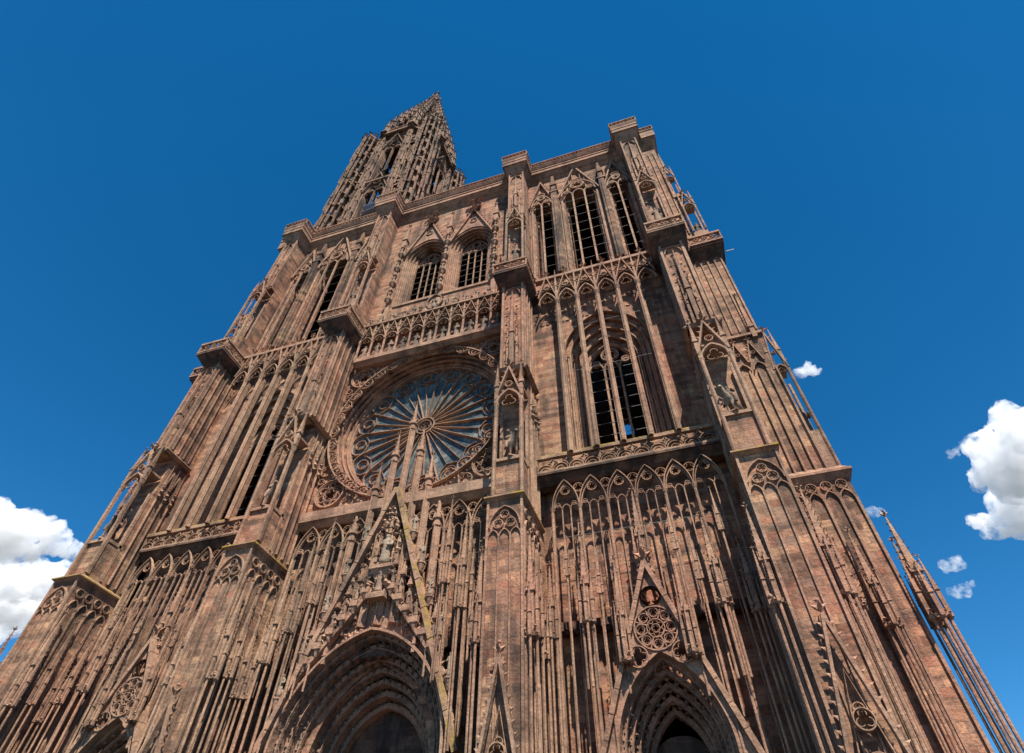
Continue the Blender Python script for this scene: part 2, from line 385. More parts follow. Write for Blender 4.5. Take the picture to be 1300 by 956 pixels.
# ------------------------------------------------------------------ the ground
def ground():
    m, nt, b = mat('paving', (.25, .22, .19), .85)
    g = nt.nodes.new('ShaderNodeNewGeometry'); br = nt.nodes.new('ShaderNodeTexBrick'); nt.links.new(g.outputs['Position'], br.inputs['Vector'])
    br.inputs['Scale'].default_value = 1; br.inputs['Brick Width'].default_value = .3; br.inputs['Row Height'].default_value = .18; br.inputs['Mortar Size'].default_value = .01
    br.inputs['Color1'].default_value = (.055, .05, .046, 1); br.inputs['Color2'].default_value = (.04, .038, .035, 1); br.inputs['Mortar'].default_value = (.03, .03, .03, 1)
    nt.links.new(br.outputs[0], b.inputs['Base Color'])
    q = MB(); q.box(-6000, 6000, -1, 0, -6000, 6000); o = q.obj('ground', m); o['kind'] = 'structure'
ground()

# ------------------------------------------------------------------ the cathedral
ZA, ZB, ZC = 19.25, 41.9, 66.0
CB = (-20.425, -7.997, 7.997, 20.425)          # buttress axes
cath = thing('cathedral', 'huge pink sandstone gothic cathedral front with rose window, buttresses and one tall spire', 'cathedral', (0, 0, 0))
def add(b, name, m=M_TRIM, parent=cath): return b.obj(name, m, parent)

# --- walls with their real openings
def stepped(b, uc, orders, zb, thick=.34, d=0.0, outer=None):
    """a wall opening in receding orders; orders = [(half, spring, rise)]"""
def wall_bay(u0, u1):
    """one side bay, portal zone (set back) and belfry zone"""
    c = (u0+u1)/2
    b = MB()
    b.holed([(u0, 0), (u1, 0), (u1, 22.3), (u0, 22.3)], [arch(c, 2.0, 8.2, 3.4, 9, 0.02)[::-1]], -1.6, -.6)
    b.box(u0, u1, 22.3, 23.3, -1.6, .0)
    add(b, 'lower_wall', M_WALL)
    b = MB()
    orders = [(3.08, 33.2, 4.0), (2.72, 33.0, 3.6), (2.36, 32.7, 3.15), (2.0, 32.4, 2.75), (1.64, 32.2, 2.4)]
    zt = 43.3
    for k, (a, zs, h) in enumerate(orders):
        b.holed([(u0, 23.3), (u1, 23.3), (u1, zt), (u0, zt)], [arch(c, a, zs, h, 10, 24.0)[::-1]], -.3*(k+1), -.3*k-.002)
    add(b, 'belfry_wall', M_WALL)
    b = MB()
    for k, (a, zs, h) in enumerate(orders):
        b.rib(arch(c, a+.02, zs, h, 12, 24.0), .13, -.3*k-.1, -.3*k+.05, False, .4)
        if k: 
            for s in (-1, 1): b.shaft(c+s*(a+.16), -.3*k+.05, 24, zs, .08); b.blob(c+s*(a+.16), zs, -.3*k+.08, .17)
    add(b, 'window_moulding')
    win = add(MB(), 'window', M_TRIM)
    b = MB(); tracery(b, c, 1.64, 32.2, 2.4, 3, 24.0, .14, -1.45, -1.25, .15); add(b, 'window_tracery', M_TRIM, win)
    b = MB()
    for k in range(8):
        z = 25+k*1.0; b.box(c-1.64, c+1.64, z, z+.022, -1.27, -1.248)
    add(b, 'saddle_bar', M_IRON, win)
    # top storey: three tall openings
    zs3 = 56.4
    tops = [(c-3.95, 1.1, 43.7, 56.4, 2.2), (c, 1.85, 43.4, 56.9, 3.0), (c+4.02, 1.1, 43.7, 56.4, 2.2)]
    b = MB()
    b.holed([(u0, zt), (u1, zt), (u1, 63.2), (u0, 63.2)], [arch(x, a-.26, z1-.2, h-.3, 8, z0)[::-1] for x, a, z0, z1, h in tops], -1.0, 0)
    add(b, 'top_wall', M_WALL)
    b = MB()
    b.holed([(u0+.2, zt), (u1-.2, zt), (u1-.2, 63), (u0+.2, 63)], [arch(x, a-.45, z1-.3, h-.5, 8, z0)[::-1] for x, a, z0, z1, h in tops], -1.7, -.9)
    add(b, 'inner_wall', M_WALL)
    for x, a, z0, z1, h in tops:
        wn = add(MB(), 'tall_window', M_TRIM)
        b = MB(); nl = 3 if a > 1.5 else 2
        tracery(b, x, a, z1, h, nl, z0, .14, .34, .54, .17); 
        for s in (-1, 1): b.shaft(x+s*a, .12, z0, z1, .14); b.shaft(x+s*(a+.22), .02, z0, z1, .08)
        add(b, 'window_tracery', M_TRIM, wn)
        b = MB()
        for k in range(8): b.box(x-a, x+a, z0+1.2+k*1.6, z0+1.218+k*1.6, .3, .318)
        add(b, 'saddle_bar', M_IRON, wn)
        b = MB(); za = z1+h+(3.6 if a > 1.5 else 3.4)
        gable(b, x, a+.35, z1+.2, za, .2, .1, .4, .15, 10)
        if a > 1.5:
            for k in range(-3, 4):
                if k: b.box(x+k*.42-.04, x+k*.42+.04, z1+h-.5*abs(k)+.25, za-abs(k)*1.25-.35, .14, .26)
        add(b, 'window_gable', M_TRIM, wn)
    for x in (c-2.55, c+2.55):
        b = MB()
        b.box(x-.42, x+.42, 43.3, 58.6, -.2, .34); b.box(x-.3, x+.3, 43.3, 58.6, .3, .55)
        b.frustum((x-.5, x+.5, 58.5, -.2, .62), (x-.4, x+.4, 59.0, -.2, .5)); pinnacle(b, x, .25, 58.9, 60.2, 64.0, .3)
        b.box(x-.06, x+.06, 43.3, 57.5, .5, .64)
        add(b, 'pier', M_TOWER)
for s in (-1, 1):
    wall_bay(*sorted((s*8.9, s*19.55)))

# centre bay
b = MB(); b.holed([(-8.9, 0), (8.9, 0), (8.9, 22.3), (-8.9, 22.3)], [arch(0, 3.2, 9, 4.6, 10, .02)[::-1]], -1.6, -.6)
b.box(-8.9, 8.9, 22.3, 23.0, -1.6, 0); add(b, 'lower_wall', M_WALL)
b = MB(); 
for k, r in enumerate((6.85, 6.6, 6.35, 6.12)):
    b.holed([(-8.9, 22.9), (8.9, 22.9), (8.9, 37.6), (-8.9, 37.6)], [circ(0, 30.2, r, 64)[::-1]]+([circ(sx*5.65, 30.2+sz*5.62, .95, 16)[::-1] for sx in (-1, 1) for sz in (-1, 1)] if k < 2 else []), -.3*(k+1), -.3*k-.002)
add(b, 'rose_wall', M_WALL)
b = MB(); ops = []
cw = [(-2.56, 1.42), (2.58, 1.46)]
for k, e in enumerate((.85, .57, .29, 0)):
    b.holed([(-8.9, 37.6), (8.9, 37.6), (8.9, 63.2), (-8.9, 63.2)], [arch(x, a+e, 54-.1*(3-k), 2.1+e*.7, 9, 45.6)[::-1] for x, a in cw], -.28*(k+1), -.28*k-.002)
add(b, 'top_wall', M_WALL)
for x, a in cw:
    wn = add(MB(), 'lancet_window', M_TRIM)
    b = MB()
    for k, e in enumerate((.85, .57, .29)):
        b.rib(arch(x, a+e+.02, 54-.1*(3-k), 2.1+e*.7, 10, 45.6), .12, -.28*k-.1, -.28*k+.06, False, .4)
        for s in (-1, 1): b.shaft(x+s*(a+e-.1), -.28*k-.14, 45.6, 53.9, .07); b.blob(x+s*(a+e-.1), 53.8, -.28*k-.1, .15)
    tracery(b, x, a, 53.6, 2.3, 4, 45.6, .12, -1.3, -1.14, .11)
    b.box(x-a-.9, x+a+.9, 45.3, 45.62, -1.2, .12)
    add(b, 'window_tracery', M_TRIM, wn)
    b = MB()
    for k in range(8): b.box(x-a, x+a, 46.5+k, 46.525+k, -1.12, -1.1)
    add(b, 'saddle_bar', M_IRON, wn)
    b = MB(); gable(b, x, a+1.0, 54.1, 60.3, .2, .05, .4, .17, 10, .3, False)
    b.poly([(x-a-.8, 54.6)]+[p for p in arch(x, a+.85, 53.9, 2.75, 9) if p[1] > 54.3]+[(x+a+.8, 54.6), (x, 59.9)], .02, .16)
    foil(b, x, 58.0, .42, 3, .07, .1, .26)
    for k in range(46):
        t = random.random(); b.blob(x+random.uniform(-1, 1)*(.25+.75*t), 59.6+2.7*t, random.uniform(.3, .7), random.uniform(.12, .24))
    add(b, 'window_gable', M_TRIM, wn)
for x in (-5.3, 0, 5.3):                            # canopied shafts between the centre windows
    b = MB(); b.box(x-.22, x+.22, 43, 56.2, .0, .3)
    for z in (46.2, 48.9, 51.6, 54.3):
        b.shaft(x, .45, z-.5, z, .12, .34, 8); b.shaft(x, .45, z, z+.12, .36)
        for q in range(8): b.blob(x+random.uniform(-.3, .3), z-.15, .5, .12)
        pinnacle(b, x, .45, z+1.35, z+1.5, z+2.3, .16)
    pinnacle(b, x, .35, 56.2, 57.4, 60.6, .26)
    add(b, 'canopied_shaft', M_TRIM)
    for z, wd in ((46.32, 'lowest'), (49.02, 'second from below'), (51.72, 'third from below'), (54.42, 'topmost')):
        nm = {-5.3: 'left of the left centre window', 0: 'between the two centre windows', 5.3: 'right of the right centre window'}[x]
        statue('small stone figure on the shaft %s, %s' % (nm, wd), x, -.5, z, 1.25, 'grey', 0, 'figures on the canopied shafts')

# inner towers: side walls, back walls, floors and roofs so that openings read dark
def shell(x0, x1, name):
    b = MB(); c = (x0+x1)/2
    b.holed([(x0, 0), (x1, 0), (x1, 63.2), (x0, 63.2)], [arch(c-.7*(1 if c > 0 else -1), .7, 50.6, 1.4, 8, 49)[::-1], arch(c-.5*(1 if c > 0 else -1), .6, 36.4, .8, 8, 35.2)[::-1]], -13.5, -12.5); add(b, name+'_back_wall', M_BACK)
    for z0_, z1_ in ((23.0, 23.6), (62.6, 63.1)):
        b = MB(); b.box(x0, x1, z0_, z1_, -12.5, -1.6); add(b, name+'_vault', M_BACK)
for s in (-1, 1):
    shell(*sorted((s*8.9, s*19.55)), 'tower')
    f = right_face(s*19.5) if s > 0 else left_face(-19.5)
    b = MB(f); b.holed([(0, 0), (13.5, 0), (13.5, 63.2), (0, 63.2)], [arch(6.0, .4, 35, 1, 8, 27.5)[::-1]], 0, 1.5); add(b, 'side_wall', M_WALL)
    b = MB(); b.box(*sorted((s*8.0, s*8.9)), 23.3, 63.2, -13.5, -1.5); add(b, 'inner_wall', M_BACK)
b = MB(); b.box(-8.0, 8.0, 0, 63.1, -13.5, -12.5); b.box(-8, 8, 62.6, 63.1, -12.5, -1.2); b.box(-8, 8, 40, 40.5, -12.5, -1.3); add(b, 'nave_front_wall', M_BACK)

# --- rose window
rose = add(MB(), 'rose_window', M_TRIM); RZ = 30.2
b = MB(); b.shaft(0, 0, 0, 0, 0) if False else None
b.poly(circ(0, RZ, 6.3, 64), -1.32, -1.28); add(b, 'glass', M_GLASS, rose)
b = MB()
for r, ww in ((6.0, .22), (.75, .14), (.5, .06)): b.rib(circ(0, RZ, r, 64), ww, -1.28, -1.0, True, .4)
foil(b, 0, RZ, .48, 6, .06, -1.27, -1.1, False)
pol = lambda r, a: (r*math.cos(a), RZ+r*math.sin(a))
for k in range(32):
    a = (k+.5)*2*PI/32; r1 = 4.95 if k % 2 else 4.55
    b.rib([pol(.8, a), pol(r1, a)], .1 if k % 2 else .06, -1.28, -1.04 if k % 2 else -1.1, False, .55)
add(b, 'wheel_spokes', M_TRIM, rose)
b = MB(); e = PI/16
for k in range(16):                                 # sixteen long petals ending in points at the rim
    a = (k*2+.5)*2*PI/32
    for sg in (-1, 1):
        P = [pol(4.9+1.05*math.sin(t*PI/2/8), a+sg*e*math.cos(t*PI/2/8)**.75) for t in range(9)]
        b.rib(P, .085, -1.28, -1.06, False, .4)
        P = [pol(4.5+.42*(t/5), a+sg*e*.72*math.sin(t/5*PI/2)) for t in range(6)]; b.rib(P, .05, -1.28, -1.12, False, .4)
    b.rib([(p[0], p[1]) for p in circ(*pol(5.2, a), .4, 16)], .06, -1.28, -1.1, True, .4)
    foil(b, *pol(5.2, a), .36, 4, .03, -1.27, -1.16, False)
    b.rib(circ(*pol(5.72, a+e), .26, 12), .045, -1.28, -1.12, True, .4)
add(b, 'petal_tracery', M_TRIM, rose)
b = MB()
for k, r in enumerate((6.85, 6.6, 6.35, 6.12)): b.rib(circ(0, RZ, r+.02, 72), .12, -.3*k-.1, -.3*k+.06, True, .5)
add(b, 'ring_moulding', M_TRIM, rose)
b = MB()                                             # free lace of lobes hanging in front of the ring
b.rib(circ(0, RZ, 6.98, 72), .12, .22, .42, True, .3)
for k in range(34):
    a = k*2*PI/34; 
    b.rib(circ(6.93*math.cos(a), RZ+6.93*math.sin(a), .56, 8, a+PI*.55, a+PI*1.45), .07, .24, .38, False, .3)
    b.blob(6.36*math.cos(a), RZ+6.36*math.sin(a), .32, .11); b.rib(circ(6.72*math.cos(a), RZ+6.72*math.sin(a), .2, 7), .05, .26, .36, True); [b.blob(*pol(random.uniform(6.45, 7.0), a+random.uniform(-.09, .09)), random.uniform(.25, .42), random.uniform(.06, .12)) for _ in range(4)]
add(b, 'lace_ring', M_TRIM, rose)
for sx in (-1, 1):                                   # spandrels
    for sz in (-1, 1):
        b = MB(); zc = RZ+sz*5.62
        foil(b, sx*5.65, zc, 1.02, 6, .11, -.08, .2); foil(b, sx*5.65, zc, .55, 5, .08, -.1, .12); b.rib(circ(sx*5.65, zc, 1.06, 24), .1, -.02, .26, True, .4)
        for q in range(6): a = q*PI/3+.5; foil(b, sx*5.65+.72*math.cos(a), zc+.72*math.sin(a), .2, 3, .045, -.08, .1)
        foil(b, sx*4.15, RZ+sz*6.55, .5, 4, .08, -.02, .16); foil(b, sx*6.5, RZ+sz*3.55, .46, 4, .08, -.02, .16)
        foil(b, sx*6.68, RZ+sz*4.4, .25, 3, .05, -.02, .14)
        for q in range(9): a = q*.7; b.blob(sx*5.65+.5*math.cos(a), zc+.5*math.sin(a), .02, .1)
        add(b, 'spandrel_tracery', M_TRIM, rose)
b = MB(); b.box(-6.95, 6.95, 22.25, 22.95, -.3, .75); b.frustum((-6.95, 6.95, 22.95, -.2, .7), (-6.95, 6.95, 23.2, -.2, .25))
b.frustum((-6.95, 6.95, 21.9, -.3, .3), (-6.95, 6.95, 22.25, -.3, .7)); add(b, 'rose_sill')

# --- gallery of statues above the rose
b = MB(); b.box(-6.6, 6.6, 37.2, 37.62, -.2, .95); b.frustum((-6.6, 6.6, 36.9, -.1, .55), (-6.6, 6.6, 37.2, -.1, .9)); add(b, 'gallery_sill')
b = MB()
for k in range(-5, 6):
    x = k*1.21
    b.rib(arch(x, .56, 39.7, .72, 7), .09, .62, .84, False, .3)
    foil(b, x, 40.0, .34, 3, .04, .66, .8, False)
    b.rib([(x-.6, 40.2), (x, 41.95)], .08, .64, .86, False, .2); b.rib([(x+.6, 40.2), (x, 41.95)], .08, .645, .865, False, .2)
    foil(b, x, 40.95, .2, 3, .04, .66, .8); b.finial(x, 42.1, .76, .13)
    foil(b, x+.6, 41.45, .3, 4, .045, .6, .74)
for k in range(-6, 6):
    x = (k+.5)*1.21; b.shaft(x, .74, 37.6, 39.75, .1); b.shaft(x, .74, 37.6, 38.2, .17); b.shaft(x, .74, 39.6, 39.8, .11, .18); pinnacle(b, x, .78, 39.8, 41.0, 42.5, .09, True, False)
b.box(-6.6, 6.6, 42.0, 42.2, .45, .9); b.box(-6.6, 6.6, 41.55, 41.6, .5, .74)
add(b, 'statue_gallery')
b = MB(); b.box(-6.6, 6.6, 40.55, 40.7, 0, .62); b.box(-6.6, 6.6, 42.0, 42.12, 0, .45); add(b, 'gallery_roof', M_WALL)
ordn = ['first', 'second', 'third', 'fourth', 'fifth', 'sixth', 'seventh', 'eighth', 'ninth', 'tenth', 'eleventh']
for k in range(-5, 6):
    statue('%s robed apostle from the left in the arcade above the rose window' % ordn[k+5], k*1.21, -.55, 37.62, 1.95, 'grey', random.uniform(-.25, .25), 'apostles in the arcade over the rose')
for k, x in enumerate((-6.2, -5.2, -4.1, -2.9, -1.9, -1.3, 1.2, 2.0, 2.9, 4.1, 5.2, 6.1)):
    statue('small green-tinged figure on the parapet over the arcade, %s of twelve from the left' % (ordn+['twelfth'])[k], x, -.72, 42.2, 1.25, 'grey', random.uniform(-.4, .4), 'small figures on the gallery parapet')
mnd = MB(at(0, -.7)); mnd.rib([(0+.72*math.cos(a)*(1), 43.25+1.0*math.sin(a)) for a in [2*PI*k/20 for k in range(20)]], .16, -.05, .2, True, .3)
for k in range(20): mnd.blob(.78*math.cos(k*PI/10), 43.25+1.08*math.sin(k*PI/10), .12, .12)
o = mnd.obj('mandorla', M_GREY); o['label'] = 'oval carved stone halo on the parapet above the middle of the arcade'; o['category'] = 'carving'
statue('seated pale figure inside the oval halo above the middle of the arcade', 0, -.75, 42.4, 1.5, 'pale', 0, None, 0, 1.15)

# --- screens of the lowest storey ("harp strings")
def foot(x):
    if abs(x) < 5.6: return max(3, 23.3-abs(x)*14.3/5.15-1.6)
    t = abs(abs(x)-14.2)
    return max(3, 16-t*8/3-1.0) if t < 3.3 else 3
def harp(u0, u1, n, name):
    w_ = (u1-u0)/n
    sc = add(MB(), 'stone_screen', M_TRIM)
    for k in range(n):
        b = MB(); c = u0+(k+.5)*w_
        tracery(b, c, w_/2-.07, 20.05, 1.6, 3, max(foot(c-.4), foot(c+.4)), .065, .4, .54, .06)
        b.rib(arch(c, w_/2-.02, 20.05, 1.78), .07, .5, .66, False, .3)
        add(b, 'tracery_bay', M_TRIM, sc)
    for k in range(n+1):
        b = MB(); c = u0+k*w_
        b.box(c-.07, c+.07, foot(c), 20.1, .36, .56); b.shaft(c, .58, foot(c), 20.0, .085); b.shaft(c, .58, 19.85, 20.1, .1, .16)
        if 0 < k < n:
            foil(b, c, 21.25, .3, 3, .05, .4, .54)
        add(b, 'screen_shaft', M_TRIM, sc)
    b = MB()
    for z in (18.3, 15.2): b.box(u0, u1, z, z+.018, .44, .458)
    add(b, 'tie_rod', M_IRON, sc)
    b = MB(); b.box(u0, u1, 13.7, 14.1, -.6, .1); 
    for k in range(int((u1-u0)/.5)): b.blob(u0+.25+k*.5, 13.7, .05, .2)
    add(b, 'wall_ledge', M_BACK, sc)
for s in (-1, 1):
    harp(*sorted((s*9.75, s*19.0)), 6, 'side')
harp(-6.6, 6.6, 8, 'centre')
for s in (-1, 1):
    u0, u1 = sorted((s*9.0, s*19.4))
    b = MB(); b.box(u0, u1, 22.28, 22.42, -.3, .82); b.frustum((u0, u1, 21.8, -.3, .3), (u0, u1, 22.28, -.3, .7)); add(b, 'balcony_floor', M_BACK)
    b = MB(); balustrade(b, u0, u1, 22.42, 23.6, 11, .6, .76); add(b, 'balustrade')
    b = MB(); b.box(u0, u1, 23.6, 23.68, .5, .82); add(b, 'handrail', M_MOSS)

# --- screens of the belfry storey
def belfry_screen(s):
    c = s*14.3; n = 6; w_ = 1.58; u0 = c-n*w_/2
    sc = add(MB(), 'belfry_screen', M_TRIM)
    for k in range(n+1):
        if k in (0, n): continue
        b = MB(); x = u0+k*w_
        b.box(x-.12, x+.12, 23.5, 38.4, .45, 1.02); b.shaft(x, 1.03, 23.5, 38.2, .11); b.shaft(x-.13, .98, 23.5, 38.3, .05); b.shaft(x+.13, .98, 23.5, 38.3, .05)
        b.shaft(x, 1.0, 38.1, 38.45, .15, .25); pinnacle(b, x, 1.08, 38.4, 40.4, 42.7, .1, True, False)
        add(b, 'screen_shaft', M_TRIM, sc)
    for k in range(n):
        b = MB(); x = u0+(k+.5)*w_
        b.rib(arch(x, w_/2-.1, 38.4, 1.45, 9), .13, .82, 1.08, False, .35); foil(b, x, 38.95, .52, 3, .06, .86, 1.0, False)
        b.rib([(x-w_*.46, 39.3), (x, 42.1)], .1, .9, 1.14, False, .2); b.rib([(x+w_*.46, 39.3), (x, 42.1)], .1, .905, 1.145, False, .2)
        foil(b, x, 40.55, .24, 3, .05, .9, 1.04); b.finial(x, 42.3, 1.03, .16)
        for q in range(1, 6):
            for t in (-1, 1): b.leaf(x+t*w_*.46*(1-q/6)+t*.06, 39.3+2.8*q/6, 1.05, t, 0, .1)
        foil(b, x+w_/2, 41.25, .42, 4, .05, .84, .98) if k < n-1 else None
        add(b, 'arcade_gable', M_TRIM, sc)
    b = MB(); b.box(u0-.3, u0+n*w_+.3, 41.75, 42.05, .62, 1.12); b.box(u0, u0+n*w_, 40.55, 40.62, .8, .98); add(b, 'parapet_rail', M_TRIM, sc)
    b = MB(); b.box(u0-.3, u0+n*w_+.3, 40.2, 40.5, 0, .8); add(b, 'gallery_floor', M_BACK, sc)
    b = MB(); [b.box(u0+w_, u0+(n-1)*w_, z, z+.016, .7, .716) for z in (30.5, 35.2)]; add(b, 'tie_rod', M_IRON, sc)
for s in (-1, 1): belfry_screen(s)

# --- buttresses
def niche(b, u0, u1, z0, z1, za, d0, d1, w=.16, back=True):
    """open canopy on four columns: arches in front and at the sides, gables"""
    c = (u0+u1)/2; a = (u1-u0)/2
    for u in (u0+w/2, u1-w/2):
        b.box(u-w/2, u+w/2, z0, z1, d1-w, d1); b.shaft(u, d1-.02, z0, z1, w*.42); b.shaft(u, d1-w/2, z1-.12, z1+.16, w*.6, w*.9)
        b.box(u-w*.4, u+w*.4, z0, z1, d0, d0+w)
        pinnacle(b, u, d1-w/2, z1, z1+(za-z1)*.5, za+.3, w*.72)
    b.rib(arch(c, a-w*.6, z1, a*1.35, 9), w*.8, d1-w, d1+.02, False, .3); foil(b, c, z1+a*.35, a*.62, 3, w*.35, d1-w*.8, d1-.03, False)
    gable(b, c, a*.98, z1+a*.55, za, w*.7, d1-w*.9, d1+.06, w*.8, 6, w*.9)
    b.box(u0, u1, z1+a*1.45, z1+a*1.6, d0, d1-w)
def pier_front(b, uc, h, z0, z1, d, zh):
    """blind tracery panels: two mullions and an arched head"""
    for s in (-1, 1): b.box(uc+s*h-.06, uc+s*h+.06, z0, z1, d, d+.12)
    for s in (-1, 1): b.box(uc+s*h/3-.035, uc+s*h/3+.035, z0, zh+.05, d, d+.1)
    b.rib(arch(uc, h*.9, zh+.55, 1.15, 9), .09, d, d+.14, False, .3)
    for k in (-1, 0, 1): b.rib(arch(uc+k*h*.64, h*.3, zh, h*.45, 5), .06, d, d+.11, False, .3)
    for s in (-1, 1): foil(b, uc+s*h*.36, zh+.72, h*.3, 4, .055, d, d+.12)
    foil(b, uc, zh+1.22, h*.27, 3, .05, d, d+.11)
def buttress(i):
    xc = CB[i]; bt = add(MB(), 'buttress', M_WALL)
    def sub(b, name, m=M_TRIM): return b.obj(name, m, bt)
    L, Rr = xc-1, xc+1
    b = MB(); h = .93
    b.box(xc-h, xc+h, 0, ZA-.1, -.9, 3.5)
    sub(b, 'lower_pier', M_WALL)
    b = MB(); pier_front(b, xc, .9, 0, ZA-.1, 3.5, 17.0)
    for f, sg in ((right_face(xc+h), 1), (left_face(xc-h), 1)):
        q = MB(f)
        for k in range(5): q.box(-3.4+k*.72, -3.3+k*.72, 0, 17.6, 0, .09)
        for k in range(4):
            c = -2.99+k*.72; q.rib(arch(c, .3, 17.5, .5, 6), .07, 0, .11, False, .3); foil(q, c, 18.4, .27, 3, .05, 0, .1)
        o = len(b.v); b.v += q.v; b.f += [[t+o for t in fc] for fc in q.f]
    sub(b, 'blind_tracery')
    b = MB()                                        # drip ledge with mossy coping
    b.frustum((xc-.94, xc+.94, ZA-.14, -.2, 3.52), (xc-1.08, xc+1.08, ZA-.02, -.2, 3.72)); sub(b, 'ledge_cornice')
    b = MB(); b.box(xc-1.1, xc+1.1, ZA-.02, ZA+.06, -.2, 3.78); b.frustum((xc-1.08, xc+1.08, ZA+.06, -.2, 3.76), (xc-.9, xc+.9, ZA+.22, -.2, 3.3)); sub(b, 'ledge_coping', M_MOSS)
    # second stage body behind the niche
    b = MB(); b.box(xc-.86, xc+.86, ZA, 29.6, -.3, 1.9); b.box(xc-.84, xc+.84, ZA, 21.95, 1.9, 3.1)
    b.box(xc-.84, xc+.84, 29.6, 40.2, -.3, 2.55)
    sub(b, 'middle_pier', M_WALL)
    b = MB(); b.box(xc-.88, xc+.88, 21.9, 22.1, 1.9, 3.25); sub(b, 'niche_sill')
    b = MB(); niche(b, xc-.9, xc+.9, ZA+.4, 26.2, 29.5, 2.0, 3.3, .2); sub(b, 'niche_canopy')
    b = MB()
    for f in (right_face(xc+.86), left_face(xc-.86)):
        q = MB(f)
        for k in range(3):
            y = -.35-k*.62; q.box(y-.05, y+.05, ZA+.4, 26.4, 0, .12); q.shaft(y, .1, ZA+.4, 26.4, .06)
            if k < 2: q.rib([(y-.6, 27), (y-.3, 28.6)], .07, 0, .16); q.rib([(y, 27), (y-.3, 28.6)], .07, 0, .16); q.rib(arch(y-.31, .27, 26.2, .5, 5), .07, 0, .14)
            for z in (26.3, 26.7, 27.1): q.blob(y, z, .2, .16)
            pinnacle(q, y, .12, 26.4, 27.3, 28.9, .08, True, False)
        q.frustum((-3.0, -.2, 29.45, 0, .1), (-3.05, -.2, 29.62, 0, .3)); q.frustum((-3.05, -.2, 29.62, 0, .32), (-2.9, -.2, 29.9, 0, .02))
        o = len(b.v); b.v += q.v; b.f += [[t+o for t in fc] for fc in q.f]
        q = MB(f)
        for k in range(4): q.box(-2.5+k*.62, -2.42+k*.62, 30, 39.6, -.02, .1)
        o = len(b.v); b.v += q.v; b.f += [[t+o for t in fc] for fc in q.f]
    sub(b, 'side_panelling')
    b = MB()
    b.frustum((xc-.95, xc+.95, 29.45, 2.3, 3.0), (xc-.95, xc+.95, 29.7, 2.3, 3.15))
    for s in (-1, 1): b.box(xc+s*.78-.09, xc+s*.78+.09, 29.7, 40.2, 2.5, 2.72)
    pinnacle(b, xc, 2.8, 29.6, 33.6, 38.6, .17); pinnacle(b, xc-.34, 2.68, 29.6, 32.2, 35.4, .1); pinnacle(b, xc+.34, 2.68, 29.6, 32.2, 35.4, .1)
    b.rib(arch(xc, .6, 38.4, .9, 7), .08, 2.55, 2.75, False, .3); b.rib([(xc-.3, 32.5), (xc, 34.6), (xc+.3, 32.5)], .07, 2.7, 2.85)
    for z in range(31, 38):
        for s in (-1, 1): b.leaf(xc+s*.28, z+.3, 2.72, s, .3, .14)
    sub(b, 'front_pinnacles')
    # balcony at the top of the second stage
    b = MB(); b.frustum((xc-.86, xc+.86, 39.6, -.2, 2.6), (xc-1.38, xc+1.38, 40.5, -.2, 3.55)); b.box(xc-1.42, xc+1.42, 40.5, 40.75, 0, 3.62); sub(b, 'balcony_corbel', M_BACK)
    b = MB(); balustrade(b, xc-1.42, xc+1.42, 40.75, ZB, 4, 3.5, 3.62)
    for f in (right_face(xc+1.42), left_face(xc-1.42)):
        q = MB(f); balustrade(q, -3.5, -1.0, 40.75, ZB, 4, -.12, 0.0); o = len(b.v); b.v += q.v; b.f += [[t+o for t in fc] for fc in q.f]
    b.box(xc-1.45, xc+1.45, ZB, ZB+.09, 3.45, 3.67)
    for s in (-1, 1): b.box(xc+s*1.37-.09, xc+s*1.37+.09, ZB+.002, ZB+.088, .9, 3.45)
    sub(b, 'balcony_parapet')
    # third stage
    b = MB(); b.box(xc-.84, xc+.84, 40.7, 52.6, -.3, 1.3); b.box(xc-.84, xc+.84, 40.7, 44.3, 1.3, 2.3); b.box(xc-.82, xc+.82, 52.6, 62.6, -.3, 1.9)
    sub(b, 'upper_pier', M_WALL)
    b = MB(); niche(b, xc-.86, xc+.86, 44.3, 50.1, 53.4, 1.4, 2.5, .17)
    for s in (-1, 1): b.box(xc+s*.8-.07, xc+s*.8+.07, 42, 50, 2.3, 2.52)
    sub(b, 'upper_canopy')
    b = MB()
    for s in (-1, 1): b.box(xc+s*.76-.07, xc+s*.76+.07, 52.8, 62.4, 1.9, 2.05)
    pinnacle(b, xc, 2.1, 52.8, 57, 61.6, .15); pinnacle(b, xc-.36, 2.0, 52.8, 55, 58, .1); pinnacle(b, xc+.36, 2.0, 52.8, 55, 58, .1)
    b.rib([(xc-.45, 56.2), (xc, 59.0), (xc+.45, 56.2)], .08, 1.9, 2.06); b.rib(arch(xc, .55, 61, .9, 7), .08, 1.9, 2.06, False, .3)
    sub(b, 'upper_pinnacles')
    b = MB(); b.frustum((xc-.84, xc+.84, 62.3, -.2, 1.95), (xc-1.3, xc+1.3, 63.6, -.2, 2.6)); b.box(xc-1.42, xc+1.42, 63.6, 63.75, -.2, 2.74); b.box(xc-1.34, xc+1.34, 63.75, 64.4, -.2, 2.66)
    b.box(xc-1.4, xc+1.4, 64.4, 64.75, -.2, 2.72); b.frustum((xc-1.4, xc+1.4, 64.75, -.2, 2.72), (xc-1.5, xc+1.5, 65.1, -.2, 2.84)); sub(b, 'crowning_cornice', M_TRIM)
    b = MB(); balustrade(b, xc-1.47, xc+1.47, 65.1, 66.05, 7, 2.65, 2.8)
    for f in (right_face(xc+1.47), left_face(xc-1.47)):
        q = MB(f); balustrade(q, -2.65, -.2, 65.1, 66.05, 6, -.14, 0.0); o = len(b.v); b.v += q.v; b.f += [[t+o for t in fc] for fc in q.f]
    sub(b, 'crowning_parapet')
    # lower pinnacles, gable on the foot
    b = MB()
